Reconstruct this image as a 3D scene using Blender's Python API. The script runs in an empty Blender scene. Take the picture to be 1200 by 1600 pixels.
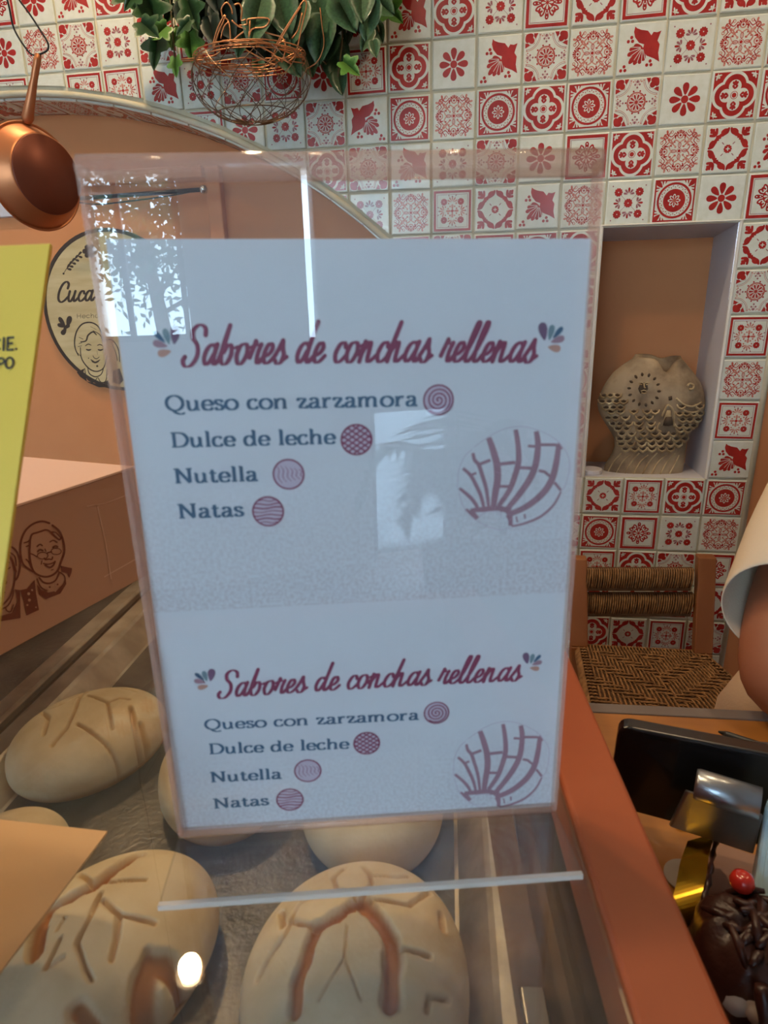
import bpy, bmesh, math, random
from mathutils import Vector, Matrix
PI = math.pi
sc = bpy.context.scene

# ------------------------------------------------------------ camera, world, lights, exposure
RIGHT = Vector((0.98793892, 0.15309475, -0.02320984))
DOWN = Vector((0.02543793, -0.3083211, -0.95094217))
FWD = Vector((-0.15274034, 0.93888237, -0.30849683))
cam_data = bpy.data.cameras.new('camera')
cam = bpy.data.objects.new('camera', cam_data)
sc.collection.objects.link(cam)
cam_data.sensor_fit = 'VERTICAL'; cam_data.sensor_height = 24; cam_data.lens = 15.0
cam_data.clip_start = 0.01
UP = -DOWN; BACK = -FWD
cam.matrix_world = Matrix(((RIGHT.x, UP.x, BACK.x, 0), (RIGHT.y, UP.y, BACK.y, 0), (RIGHT.z, UP.z, BACK.z, 0), (0, 0, 0, 1)))
cam_data.dof.use_dof = True; cam_data.dof.focus_distance = 1.35; cam_data.dof.aperture_fstop = 9.0
sc.camera = cam
sc.view_settings.view_transform = 'Standard'; sc.view_settings.look = 'None'
sc.view_settings.gamma = 1; sc.view_settings.use_curve_mapping = False
sc.view_settings.exposure = 0.06
sc.cycles.transparent_max_bounces = 64

FLOOR = -1.38; CEIL = 1.40; WALL = 1.853; RECESS = 2.02; GLASS = -0.2955
world = bpy.data.worlds.new('sky'); sc.world = world; world.use_nodes = True
wn = world.node_tree.nodes; wl = world.node_tree.links
bg = wn['Background']
tc = wn.new('ShaderNodeTexCoord'); sep = wn.new('ShaderNodeSeparateXYZ'); wl.new(tc.outputs['Generated'], sep.inputs[0])
rmp = wn.new('ShaderNodeValToRGB'); wl.new(sep.outputs['Z'], rmp.inputs[0])
rmp.color_ramp.elements[0].position = 0.0; rmp.color_ramp.elements[0].color = (0.62, 0.84, 1.0, 1)
rmp.color_ramp.elements[1].position = 0.8; rmp.color_ramp.elements[1].color = (0.40, 0.66, 1.0, 1)
wl.new(rmp.outputs[0], bg.inputs[0]); bg.inputs[1].default_value = 14.0

def light(name, kind, loc, energy, color, size=0.1, aim=None, spot=None, sizey=None):
    d = bpy.data.lights.new(name, kind); d.energy = energy; d.color = color
    if kind == 'AREA':
        d.size = size
        if sizey: d.shape = 'RECTANGLE'; d.size_y = sizey
    else: d.shadow_soft_size = size
    if kind == 'SPOT': d.spot_size = spot; d.spot_blend = 0.6
    o = bpy.data.objects.new(name, d); sc.collection.objects.link(o); o.location = loc
    if aim is not None: o.rotation_euler = (Vector(aim) - Vector(loc)).to_track_quat('-Z', 'Y').to_euler()
    return o
WARM = (1.0, 0.72, 0.42)
LAMPS = [(-0.855, 1.326, 1.36), (0.50, 1.30, 1.36), (-0.30, 0.55, 1.36), (1.2, 1.35, 1.36), (-1.7, 0.5, 1.36)]
LAMP_W = [30, 17, 20, 8, 20]
for p, w in zip(LAMPS, LAMP_W):
    light('ceiling_spot_light', 'SPOT', (p[0], p[1], p[2] - 0.03), w, WARM, 0.035, (p[0], p[1], 0), math.radians(140))

# ------------------------------------------------------------ helpers
def ray(x, y): return FWD + RIGHT * ((x - 600) / 1000) + DOWN * ((y - 800) / 1000)
def on_z(x, y, z): d = ray(x, y); return d * (z / d.z)
def on_y(x, y, Y): d = ray(x, y); return d * (Y / d.y)

class MB:
    def __init__(s): s.v = []; s.f = []; s.m = []
    def add(s, verts, faces, mat=0):
        o = len(s.v); s.v += [tuple(p) for p in verts]; s.f += [tuple(i + o for i in f) for f in faces]; s.m += [mat] * len(faces)
    def box(s, c, size, mat=0, M=None):
        x, y, z = [k / 2 for k in size]
        vs = [Vector((c[0] + a * x, c[1] + b * y, c[2] + d * z)) for d in (-1, 1) for b in (-1, 1) for a in (-1, 1)]
        if M is not None: vs = [M @ p for p in vs]
        s.add(vs, [(0, 2, 3, 1), (4, 5, 7, 6), (0, 1, 5, 4), (2, 6, 7, 3), (0, 4, 6, 2), (1, 3, 7, 5)], mat)
    def hexa(s, lo, hi, mat=0):            # two quads of four points each
        n = len(lo)
        s.add(list(lo) + list(hi), [tuple(range(n))[::-1], tuple(range(n, 2 * n))] + [(i, (i + 1) % n, n + (i + 1) % n, n + i) for i in range(n)], mat)
    def tube(s, pts, r, n=6, mat=0, closed=False):
        pts = [Vector(p) for p in pts]; N = len(pts)
        rs = r if isinstance(r, (list, tuple)) else [r] * N
        t0 = (pts[1] - pts[0]).normalized()
        up = Vector((0, 0, 1)) if abs(t0.z) < 0.9 else Vector((1, 0, 0))
        side = t0.cross(up).normalized(); vs = []
        for i, p in enumerate(pts):
            if closed: t = pts[(i + 1) % N] - pts[i - 1]
            else: t = pts[min(i + 1, N - 1)] - pts[max(i - 1, 0)]
            if t.length < 1e-9: t = t0
            t = t.normalized(); side = side - t * side.dot(t)
            if side.length < 1e-6: side = t.orthogonal()
            side.normalize(); b = t.cross(side)
            for k in range(n):
                a = 2 * PI * k / n; vs.append(p + (side * math.cos(a) + b * math.sin(a)) * rs[i])
        fs = []
        for i in range(N if closed else N - 1):
            j = (i + 1) % N
            for k in range(n): fs.append((i * n + k, i * n + (k + 1) % n, j * n + (k + 1) % n, j * n + k))
        if not closed: fs += [tuple(range(n))[::-1], tuple(range((N - 1) * n, N * n))]
        s.add(vs, fs, mat)
    def lathe(s, prof, n=32, mat=0, M=None, cap=True):
        vs = []; 
        for r, z in prof:
            for k in range(n):
                a = 2 * PI * k / n; p = Vector((r * math.cos(a), r * math.sin(a), z)); vs.append(M @ p if M is not None else p)
        fs = [(i * n + k, i * n + (k + 1) % n, (i + 1) * n + (k + 1) % n, (i + 1) * n + k) for i in range(len(prof) - 1) for k in range(n)]
        if cap: fs += [tuple(range(n))[::-1], tuple(range((len(prof) - 1) * n, len(prof) * n))]
        s.add(vs, fs, mat)
    def build(s, name, mats, parent=None, smooth=False, bevel=0, M=None, recalc=True, sub=0):
        me = bpy.data.meshes.new(name); me.from_pydata(s.v, [], s.f)
        if not isinstance(mats, (list, tuple)): mats = [mats]
        for m in mats: me.materials.append(m)
        if len(mats) > 1: me.polygons.foreach_set('material_index', s.m)
        if M is not None: me.transform(M)
        if recalc:
            b = bmesh.new(); b.from_mesh(me); bmesh.ops.recalc_face_normals(b, faces=b.faces); b.to_mesh(me); b.free()
        if smooth: me.polygons.foreach_set('use_smooth', [True] * len(me.polygons))
        me.update()
        o = bpy.data.objects.new(name, me); sc.collection.objects.link(o)
        if parent is not None: o.parent = parent
        if bevel:
            md = o.modifiers.new('bevel', 'BEVEL'); md.width = bevel; md.segments = 3; md.limit_method = 'ANGLE'; md.angle_limit = 0.7
        if sub:
            md = o.modifiers.new('sub', 'SUBSURF'); md.levels = md.render_levels = sub
        return o

def tag(o, label=None, cat=None, group=None, kind=None):
    if label: o['label'] = label
    if cat: o['category'] = cat
    if group: o['group'] = group
    if kind: o['kind'] = kind
    return o
def thing(name, label, cat, loc=(0, 0, 0), rz=0, group=None):
    o = bpy.data.objects.new(name, None); o.empty_display_size = 0.05; sc.collection.objects.link(o)
    o.location = loc; o.rotation_euler = (0, 0, rz)
    return tag(o, label, cat, group)
def dup(o, parent=None):
    c = o.copy(); sc.collection.objects.link(c)
    if parent is not None: c.parent = parent
    return c
def catmull(pts, n=6, closed=False):
    if len(pts) < 3: return [tuple(p) for p in pts]
    N = len(pts); out = []
    for i in range(N if closed else N - 1):
        p = [pts[(i + k) % N] if closed else pts[min(max(i + k, 0), N - 1)] for k in (-1, 0, 1, 2)]
        for k in range(n):
            t = k / n
            out.append(tuple(0.5 * (2 * p[1][d] + (p[2][d] - p[0][d]) * t + (2 * p[0][d] - 5 * p[1][d] + 4 * p[2][d] - p[3][d]) * t * t + (3 * p[1][d] - p[0][d] - 3 * p[2][d] + p[3][d]) * t ** 3) for d in range(len(p[1]))))
    if not closed: out.append(tuple(pts[-1]))
    return out

# ------------------------------------------------------------ materials
def mat(name, col, rough=0.5, metal=0.0, noise=0, ncol=None, bump=0, bscale=60, spec=0.5, coat=0, sub=0, scale=(1, 1, 1), detail=4, contrast=(0.35, 0.65), coord='Object', rvar=0):
    m = bpy.data.materials.new(name); m.use_nodes = True; nt = m.node_tree; n = nt.nodes; l = nt.links
    b = n['Principled BSDF']; b.inputs['Base Color'].default_value = (*col, 1); b.inputs['Roughness'].default_value = rough
    b.inputs['Metallic'].default_value = metal; b.inputs['Specular IOR Level'].default_value = spec
    if coat: b.inputs['Coat Weight'].default_value = coat; b.inputs['Coat Roughness'].default_value = 0.08
    if sub: b.inputs['Subsurface Weight'].default_value = sub; b.inputs['Subsurface Radius'].default_value = (0.01, 0.005, 0.003); b.inputs['Subsurface Scale'].default_value = 1.0
    t = n.new('ShaderNodeTexCoord'); mp = n.new('ShaderNodeMapping'); l.new(t.outputs[coord], mp.inputs[0]); mp.inputs['Scale'].default_value = scale
    if noise:
        nz = n.new('ShaderNodeTexNoise'); l.new(mp.outputs[0], nz.inputs['Vector']); nz.inputs['Scale'].default_value = noise; nz.inputs['Detail'].default_value = detail
        r = n.new('ShaderNodeValToRGB'); l.new(nz.outputs['Fac'], r.inputs[0])
        r.color_ramp.elements[0].position = contrast[0]; r.color_ramp.elements[0].color = (*(ncol or [c * 0.7 for c in col]), 1)
        r.color_ramp.elements[1].position = contrast[1]; r.color_ramp.elements[1].color = (*col, 1)
        l.new(r.outputs[0], b.inputs['Base Color'])
        if rvar:
            mr = n.new('ShaderNodeMapRange'); l.new(nz.outputs['Fac'], mr.inputs[0]); mr.inputs[3].default_value = rough - rvar; mr.inputs[4].default_value = rough + rvar; l.new(mr.outputs[0], b.inputs['Roughness'])
    if bump:
        nb = n.new('ShaderNodeTexNoise'); l.new(mp.outputs[0], nb.inputs['Vector']); nb.inputs['Scale'].default_value = bscale; nb.inputs['Detail'].default_value = 5
        bp = n.new('ShaderNodeBump'); bp.inputs['Strength'].default_value = bump; bp.inputs['Distance'].default_value = 0.002; l.new(nb.outputs['Fac'], bp.inputs['Height']); l.new(bp.outputs[0], b.inputs['Normal'])
    return m
def clear(name, tint=(1, 1, 1), refl=1.0, haze=0.0, hcol=(0.9, 0.9, 0.9), rough=0.02, ior=1.45):
    # thin clear sheet: straight-through transmission plus Fresnel reflection, with a little surface haze
    m = bpy.data.materials.new(name); m.use_nodes = True; n = m.node_tree.nodes; l = m.node_tree.links
    n.remove(n['Principled BSDF']); out = n['Material Output']
    tr = n.new('ShaderNodeBsdfTransparent'); tr.inputs[0].default_value = (*tint, 1)
    gl = n.new('ShaderNodeBsdfGlossy'); gl.inputs['Roughness'].default_value = rough
    f0 = ((ior - 1) / (ior + 1)) ** 2         # Schlick, the same from both sides of the sheet
    lw = n.new('ShaderNodeLayerWeight'); lw.inputs[0].default_value = 0.5
    pw = n.new('ShaderNodeMath'); pw.operation = 'POWER'; pw.inputs[1].default_value = 5; l.new(lw.outputs['Facing'], pw.inputs[0])
    mu = n.new('ShaderNodeMath'); mu.operation = 'MULTIPLY_ADD'; mu.inputs[1].default_value = (1 - f0) * refl; mu.inputs[2].default_value = f0 * refl; mu.use_clamp = True; l.new(pw.outputs[0], mu.inputs[0])
    df = n.new('ShaderNodeBsdfDiffuse'); df.inputs[0].default_value = (*hcol, 1)
    a = n.new('ShaderNodeMixShader'); a.inputs[0].default_value = haze; l.new(tr.outputs[0], a.inputs[1]); l.new(df.outputs[0], a.inputs[2])
    c = n.new('ShaderNodeMixShader'); l.new(mu.outputs[0], c.inputs[0]); l.new(a.outputs[0], c.inputs[1]); l.new(gl.outputs[0], c.inputs[2])
    l.new(c.outputs[0], out.inputs[0]); return m
def emit(name, col, s):
    m = bpy.data.materials.new(name); m.use_nodes = True; b = m.node_tree.nodes['Principled BSDF']
    b.inputs['Base Color'].default_value = (0, 0, 0, 1); b.inputs['Emission Color'].default_value = (*col, 1); b.inputs['Emission Strength'].default_value = s; return m

ORANGE = mat('orange_wall_paint', (0.68, 0.29, 0.12), 0.55, noise=3, ncol=(0.62, 0.25, 0.10), bump=0.15, bscale=30, spec=0.3)
ORANGE_D = mat('orange_beam_paint', (0.36, 0.085, 0.028), 0.5, noise=9, ncol=(0.31, 0.068, 0.022), bump=0.2, bscale=50, spec=0.3)
GROUT = mat('cream_grout', (0.66, 0.61, 0.46), 0.8, noise=14, ncol=(0.56, 0.50, 0.34), bump=0.4, bscale=90)
GLAZE = mat('white_tile_glaze', (0.72, 0.74, 0.66), 0.22, noise=6, ncol=(0.66, 0.68, 0.58), bump=0.12, bscale=25, coat=0.3, coord='Generated')
RED = mat('red_tile_print', (0.43, 0.028, 0.022), 0.25, noise=40, ncol=(0.33, 0.02, 0.018), coat=0.3)
REDL = mat('soft_red_tile_print', (0.50, 0.10, 0.07), 0.25, noise=60, ncol=(0.62, 0.30, 0.24), coat=0.3)
GREYRED = mat('grey_red_tile_print', (0.30, 0.10, 0.11), 0.3, coat=0.3)
REVEAL = mat('lilac_white_paint', (0.60, 0.60, 0.66), 0.6, bump=0.2, bscale=40)
CEILM = mat('white_ceiling_paint', (0.75, 0.72, 0.66), 0.8)
FLOORM = mat('terracotta_floor', (0.28, 0.12, 0.06), 0.5, noise=6, ncol=(0.2, 0.08, 0.04))
SIDEM = mat('pale_side_wall_paint', (0.62, 0.60, 0.58), 0.7, bump=0.1)
# ------------------------------------------------------------ flat print toolkit (tile prints, lettering, line drawings)
class Art:
    """layers of flat polygons in a 2-D unit frame; each layer is a hair above the last"""
    def __init__(s): s.p = []
    def poly(s, pts, m=1, l=1): s.p.append((list(pts), m, l))
    def disk(s, x, y, a, b=None, rot=0, m=1, l=1, n=18):
        b = a if b is None else b; c, d = math.cos(rot), math.sin(rot)
        s.poly([(x + a * math.cos(t) * c - b * math.sin(t) * d, y + a * math.cos(t) * d + b * math.sin(t) * c) for t in [2 * PI * k / n for k in range(n)]], m, l)
    def drop(s, x, y, L, w, ang, m=1, l=1):    # teardrop, point at (x,y), round end away
        q = []
        for k in range(14):
            t = k / 14 * 2 * PI; r = 0.5 * (1 - math.cos(t)); yy = math.sin(t) * (0.45 + 0.75 * r) * w / 2 * 1.12; q.append((r * L, yy))
        c, d = math.cos(ang), math.sin(ang); s.poly([(x + a * c - b * d, y + a * d + b * c) for a, b in q], m, l)
    def ring(s, x, y, r, w, m=1, l=1, n=32, a0=0, a1=2 * PI, sy=1):
        k0 = n if a1 - a0 > 6.2 else n + 1
        pts = [(x + r * math.cos(a0 + (a1 - a0) * k / n), y + sy * r * math.sin(a0 + (a1 - a0) * k / n)) for k in range(k0)]
        s.line(pts, w, m, l, closed=k0 == n)
    def line(s, pts, w, m=1, l=1, closed=False, nib=None, cap=True, taper=0):
        N = len(pts); L = []; R_ = []
        for i, p in enumerate(pts):
            a = pts[(i - 1) % N] if closed or i else pts[i]; b = pts[(i + 1) % N] if closed or i < N - 1 else pts[i]
            dx, dy = b[0] - a[0], b[1] - a[1]; d = math.hypot(dx, dy) or 1; dx /= d; dy /= d
            ww = w if nib is None else nib + (w - nib) * min(1, abs(dy) * 1.15) 
            if taper: ww *= 1 - taper * abs(2 * i / (N - 1) - 1) ** 2
            L.append((p[0] - dy * ww / 2, p[1] + dx * ww / 2)); R_.append((p[0] + dy * ww / 2, p[1] - dx * ww / 2))
            if cap and not closed and i in (0, N - 1): s.disk(p[0], p[1], ww / 2, m=m, l=l, n=10)
        for i in range(N if closed else N - 1):
            j = (i + 1) % N; s.poly([L[i], R_[i], R_[j], L[j]], m, l)
    def curve(s, pts, w, m=1, l=1, closed=False, nib=None, n=6, taper=0, cap=True): s.line(catmull(pts, n, closed), w, m, l, closed, nib, cap, taper)
    def blob(s, pts, m=1, l=1, n=5): s.poly(catmull(pts, n, True), m, l)
    def rect(s, x0, y0, x1, y1, m=1, l=1): s.poly([(x0, y0), (x1, y0), (x1, y1), (x0, y1)], m, l)
    def frame(s, r, w, m=1, l=1):
        for k in range(4): s.poly([rot2(p, k) for p in ((-r, -r), (r, -r), (r - w, -r + w), (-r + w, -r + w))], m, l)
    def merge(s, o, f, dl=0):
        for pts, m, l in o.p: s.p.append(([f(*q) for q in pts], m, l + dl))
    def sym4(s, o, n=4, dl=0):
        for k in range(n):
            c, d = math.cos(2 * PI * k / n), math.sin(2 * PI * k / n); s.merge(o, lambda x, y: (x * c - y * d, x * d + y * c), dl)
    def into(s, mb, f, dz):                       # f(x,y,h) -> 3-D point
        for q, (pts, m, l) in enumerate(s.p):
            if len(pts) > 2: mb.add([f(x, y, dz * l + (q % 97) * dz * .009) for x, y in pts], [tuple(range(len(pts)))], m)
def rot2(p, k):
    for _ in range(k): p = (-p[1], p[0])
    return p

# ------------------------------------------------------------ ten tile prints; materials: 0 glaze 1 red 2 soft red 3 grey red
def d_flower():
    a = Art(); a.disk(0, 0, 0.085)
    for k in range(8):
        t = PI / 8 * 2 * k + PI / 8 * 0; c, d = math.cos(t), math.sin(t); a.drop(c * 0.09, d * 0.09, 0.265, 0.15, t)
    return a
def d_bird():
    a = Art(); P = [(150, 220), (165, 235), (200, 250), (255, 262), (285, 300), (300, 274), (330, 280), (362, 270), (350, 305), (338, 345), (358, 375), (352, 440), (367, 512), (320, 482), (258, 455), (225, 400), (232, 365), (190, 350), (155, 305), (143, 262)]
    a.poly([((x - 212) / 355, -(y - 395) / 385) for x, y in P])
    for x, y in ((115, 398), (102, 440), (118, 500), (160, 512), (205, 508), (238, 488), (150, 372)):
        bx, by = 222, 388; tx, ty = x - bx, by - y; L = math.hypot(tx, ty); an = math.atan2(ty, tx)
        a.drop((bx - 212) / 355, -(by - 395) / 385, L / 355, 0.115, an)
        a.line([((bx - 212) / 355 + math.cos(an + 0.14) * q, -(by - 395) / 385 + math.sin(an + 0.14) * q) for q in (0.05, 0.3)], 0.012, 0, 2)
    for cx, cy in ((120, 322), (75, 548), (284, 518)):
        for dx, dy in ((-17, 12), (17, 12), (8, -18)): a.disk((cx + dx - 212) / 355, -(cy + dy - 395) / 385, 0.036)
    return a
def quat(a, r, c, m, l):
    P = []
    for k in range(64):
        t = 2 * PI * k / 64; ph = (t + PI / 4) % (PI / 2) - PI / 4; R = c * math.cos(ph) + math.sqrt(r * r - (c * math.sin(ph)) ** 2); P.append((R * math.cos(t), R * math.sin(t)))
    a.poly(P, m, l)
def d_quatre():
    a = Art(); a.rect(-.465, -.465, .465, .465)
    quat(a, .285, .195, 0, 2); quat(a, .235, .185, 1, 3); quat(a, .135, .175, 0, 4); a.disk(0, 0, .05, l=5); a.ring(0, 0, .075, .012, l=5)
    for k in range(4):
        t = k * PI / 2
        for q, off in ((0.12, .55), (0.19, .6)):
            for s in (-1, 1): a.drop(q * math.cos(t), q * math.sin(t), .1, .05, t + s * off, l=5)
        a.drop(.2 * math.cos(t), .2 * math.sin(t), .1, .05, t, l=5)
        t += PI / 4; a.disk(.52 * math.cos(t), .52 * math.sin(t), .022, m=0, l=4)
        for s in (-1, 1): a.drop(.60 * math.cos(t + s * .08), .60 * math.sin(t + s * .08), .15, .035, t + PI + s * 1.0, 0, 4)
    return a
def d_medal():
    a = Art(); a.frame(.465, .035); a.ring(0, 0, .375, .05, l=2); a.disk(0, 0, .255, l=1, n=32)
    for k in range(40):
        t = 2 * PI * k / 40; c, d = math.cos(t), math.sin(t); r = .295 + .028 * (k % 2); a.disk(c * r, d * r, .021, .009, t + 1.1 * (k % 3), m=1, l=1, n=8)
    for k in range(8): t = 2 * PI * k / 8; a.disk(.082 * math.cos(t), .082 * math.sin(t), .065, .034, t, 0, 2, 14); a.disk(.08 * math.cos(t), .08 * math.sin(t), .042, .018, t, 1, 3, 12)
    a.disk(0, 0, .045, m=2, l=4)
    for k in range(4):
        t = k * PI / 2 + PI / 4; a.drop(.42 * math.cos(t), .42 * math.sin(t), .19, .11, t)
        for s in (-1, 1): a.drop(.45 * math.cos(t + s * .1), .45 * math.sin(t + s * .1), .11, .035, t + s * .75); a.drop(.44 * math.cos(t + s * .22), .44 * math.sin(t + s * .22), .09, .03, t + s * 1.1)
    return a
def rose(a, x, y, r, l=1):
    a.disk(x, y, r * .82, l=l, n=20)
    for k in range(10): t = 2 * PI * k / 10; a.disk(x + r * .75 * math.cos(t), y + r * .75 * math.sin(t), r * .27, l=l, n=8)
    a.disk(x, y, r * .13, m=0, l=l + 1, n=8)
def d_four():
    a = Art()
    for s in (-1, 1): a.line([(-.3, -.3 * s), (.3, .3 * s)], .008, 3)
    rose(a, 0, 0, .105)
    for k in range(4):
        t = k * PI / 2 + PI / 4; rose(a, .36 * math.cos(t), .36 * math.sin(t), .1); a.disk(.56 * math.cos(t), .56 * math.sin(t), .017, m=3)
        t -= PI / 4; bx, by = .2 * math.cos(t), .2 * math.sin(t)
        for q in (-1.35, -.7, 0, .7, 1.35): a.drop(bx + .03 * math.cos(t + q), by + .03 * math.sin(t + q), .13 - .02 * abs(q), .05, t + q, 3 if q else 1)
    return a
def d_lace():
    rnd = random.Random(4); a = Art(); q = Art()
    a.disk(0, 0, .035, m=1); a.ring(0, 0, .055, .012, 2)
    q.ring(.13, 0, .06, .014, 1, a0=.3, a1=5.98, sy=.55); q.drop(.07, 0, .13, .03, 0, 2)
    q.ring(.34, 0, .06, .025, 2); q.disk(.34, 0, .025)
    for k in range(9): t = -1.6 + 3.2 * k / 8; q.drop(.34 + .05 * math.cos(t), .05 * math.sin(t), .075, .035, t, 2 if k % 2 else 1)
    for s in (-1, 1):
        q.curve([(.2, s * .02), (.24, s * .1), (.18, s * .16), (.24, s * .2), (.3, s * .15)], .026, 2)
        q.curve([(.4, s * .12), (.32, s * .2), (.36, s * .27), (.42, s * .22)], .02, 1)
        q.drop(.26, s * .1, .1, .04, s * .3, 1); q.ring(.42, s * .2, .03, .014, 2); q.disk(.44, s * .31, .022, m=2)
        q.curve([(.08, s * .09), (.14, s * .14), (.2, s * .23), (.28, s * .26)], .022, 2); q.disk(.2, s * .12, .018)
    for r_, an in ((.48, .785), (.56, .7), (.56, .87)): q.drop(r_ * math.cos(an) * .8, r_ * math.sin(an) * .8, .13, .05, an + (an - .785) * 6, 2)
    q.ring(.33, .33, .05, .018, 1); q.disk(.25, .25, .035, m=2)
    for _ in range(26):
        x, y = rnd.uniform(.08, .44), rnd.uniform(-.4, .4)
        if abs(y) < x * 1.05: q.disk(x, y, rnd.uniform(.008, .018), rnd.uniform(.006, .01), rnd.uniform(0, 3), rnd.choice((1, 2)), 1, 7)
    a.sym4(q); return a
def d_scroll():
    a = Art(); q = Art(); rose(a, 0, 0, .095); a.rect(-.045, -.01, .045, .01, 0, 3); a.rect(-.01, -.045, .01, .045, 0, 3)
    for k in range(4): t = k * PI / 2 + PI / 4; a.line([(.15 * math.cos(t), .15 * math.sin(t)), (.2 * math.cos(t), .2 * math.sin(t))], .022, 3)
    for s in (0, 1):
        f = (lambda x, y: (x, y)) if s == 0 else (lambda x, y: (y, x)); h = Art()
        h.curve([(.02 + .01, .44), (.06, .37), (.13, .33), (.2, .29), (.24, .24)], .085, taper=.4); h.curve([(.04, .42), (.12, .41), (.17, .36), (.14, .31)], .06, taper=.3); h.curve([(.2, .28), (.26, .28), (.28, .22), (.24, .2)], .05, taper=.3)
        h.disk(.15, .30, .03); q.merge(h, f)
    q.curve([(.3, .43), (.3, .33), (.37, .35), (.37, .42)], .06); q.curve([(.43, .3), (.33, .3), (.35, .37), (.42, .37)], .06); q.drop(.28, .28, .24, .08, PI / 4)
    a.sym4(q); return a
def d_rosette():
    a = Art(); a.disk(0, 0, .2, m=2, n=30); a.ring(0, 0, .205, .014, 1, 2)
    for k in range(10):
        t = 2 * PI * k / 10; a.drop(.04 * math.cos(t), .04 * math.sin(t), .14, .075, t, 0, 3); a.drop(.05 * math.cos(t), .05 * math.sin(t), .115, .048, t, 1, 4); a.disk(.235 * math.cos(t), .235 * math.sin(t), .02)
    a.disk(0, 0, .03, l=5)
    q = Art()
    for an, L in ((PI / 4 + PI, .26), (PI + .25, .18), (PI * 1.5 - .25, .18)):
        c, d = math.cos(an), math.sin(an); q.drop(.46, .46, L * .93, .13 if L > .2 else .10, an, 1, 4); q.drop(.47, .47, L * 1.04, .19 if L > .2 else .15, an, 0, 3)
    q.poly([(.48, .48), (.48, .19), (.38, .24), (.27, .27), (.24, .38), (.19, .48)], 1, 2)
    q.ring(.46, .46, .3, .01, 3, a0=PI, a1=1.5 * PI, n=12); q.ring(.46, .46, .33, .01, 2, a0=PI, a1=1.5 * PI, n=12)
    for dx, dy, r in ((.42, 0, .03), (.36, .05, .022), (.36, -.05, .022), (.42, .09, .016), (.42, -.09, .016), (.3, 0, .022), (.44, .14, .012), (.44, -.14, .012)): q.disk(dx, dy, r, m=2 if r < .02 else 3)
    q.line([(.46, .07), (.34, 0), (.46, -.07)], .012, 2, cap=False)
    a.sym4(q); return a
def d_framed():
    a = Art(); a.frame(.47, .055); a.frame(.385, .01, 3)
    for k in range(4):
        t = k * PI / 2 + PI / 4; rose(a, .3 * math.cos(t), .3 * math.sin(t), .082)
        t -= PI / 4
        for q in (-1.2, -.6, 0, .6, 1.2): a.drop(.2 * math.cos(t) + .02 * math.cos(t + q), .2 * math.sin(t) + .02 * math.sin(t + q), .12, .035, t + q, 2)
        a.disk(.33 * math.cos(t), .33 * math.sin(t), .02, m=3); a.drop(.03 * math.cos(t), .03 * math.sin(t), .13, .06, t, 2)
        for s in (-.5, .5): a.disk(.2 * math.cos(t + s), .2 * math.sin(t + s), .02, m=2); a.disk(.12 * math.cos(t + s), .12 * math.sin(t + s), .022, m=2); a.drop(.34 * math.cos(t + s * .45), .34 * math.sin(t + s * .45), .05, .025, t + s, 3)
    a.disk(0, 0, .035, l=2); return a
def d_diamond():
    a = Art(); a.frame(.47, .07); a.frame(.38, .012, 3); q = Art()
    a.disk(0, 0, .15, n=24)
    for k in range(8): t = PI / 4 * k; a.drop(.03 * math.cos(t), .03 * math.sin(t), .1, .04, t, 0, 2)
    for k in range(4):
        t = k * PI / 2; c, d = math.cos(t), math.sin(t); f = lambda x, y: (x * c - y * d, x * d + y * c); h = Art()
        h.drop(.13, 0, .2, .09, 0); h.curve([(.1, .05), (.2, .07), (.25, .13), (.19, .15), (.16, .11)], .035); h.curve([(.1, -.05), (.2, -.07), (.25, -.13), (.19, -.15), (.16, -.11)], .035); h.disk(.16, .16, .045); h.disk(.14, .14, .014, m=0, l=2)
        h.disk(.2, 0, .015, m=0, l=2); h.disk(.28, 0, .014, m=0, l=2); h.disk(.07, .07, .03); a.merge(h, f)
    return a
DES = dict(f=d_flower, b=d_bird, q=d_quatre, m=d_medal, o=d_four, l=d_lace, s=d_scroll, r=d_rosette, w=d_framed, d=d_diamond, x=lambda: Art())
TS = 0.1045
def tile_mesh(key, clip=None, mirror=False):
    mb = MB(); h = TS / 2; e = 0.0025; t = 0.007
    o = [(-h, -h), (h, -h), (h, h), (-h, h)]; i_ = [(-h + e, -h + e), (h - e, -h + e), (h - e, h - e), (-h + e, h - e)]
    P = [(x, 0, y) for x, y in o] + [(x, -t + e * .6, y) for x, y in o] + [(x, -t, y) for x, y in i_]
    mb.add(P, [(0, 3, 2, 1)] + [(k, (k + 1) % 4, 4 + (k + 1) % 4, 4 + k) for k in range(4)] + [(4 + k, 4 + (k + 1) % 4, 8 + (k + 1) % 4, 8 + k) for k in range(4)] + [(8, 9, 10, 11)], 0)
    a = DES[key](); sx = -1 if mirror else 1
    S = TS * 0.985 if key in 'qmwdr' else TS * 0.95
    a.into(mb, lambda x, y, z: (sx * x * S, -t - z, y * S), 0.0002)
    me = bpy.data.meshes.new('tile'); me.from_pydata(mb.v, [], mb.f)
    for m in (GLAZE, RED, REDL, GREYRED): me.materials.append(m)
    me.polygons.foreach_set('material_index', mb.m)
    b = bmesh.new(); b.from_mesh(me)
    for f in b.faces: f.normal_update()
    for f in b.faces:
        if len(f.verts) > 2 and all(abs(v.co.y - f.verts[0].co.y) < 1e-6 for v in f.verts) and f.verts[0].co.y < -0.001 and f.normal.y > 0: f.normal_flip()
    b.to_mesh(me); b.free(); return me
TILE_MESH = {k: tile_mesh(k) for k in DES}
TILE_MESH['B'] = tile_mesh('b', mirror=True)

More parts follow.
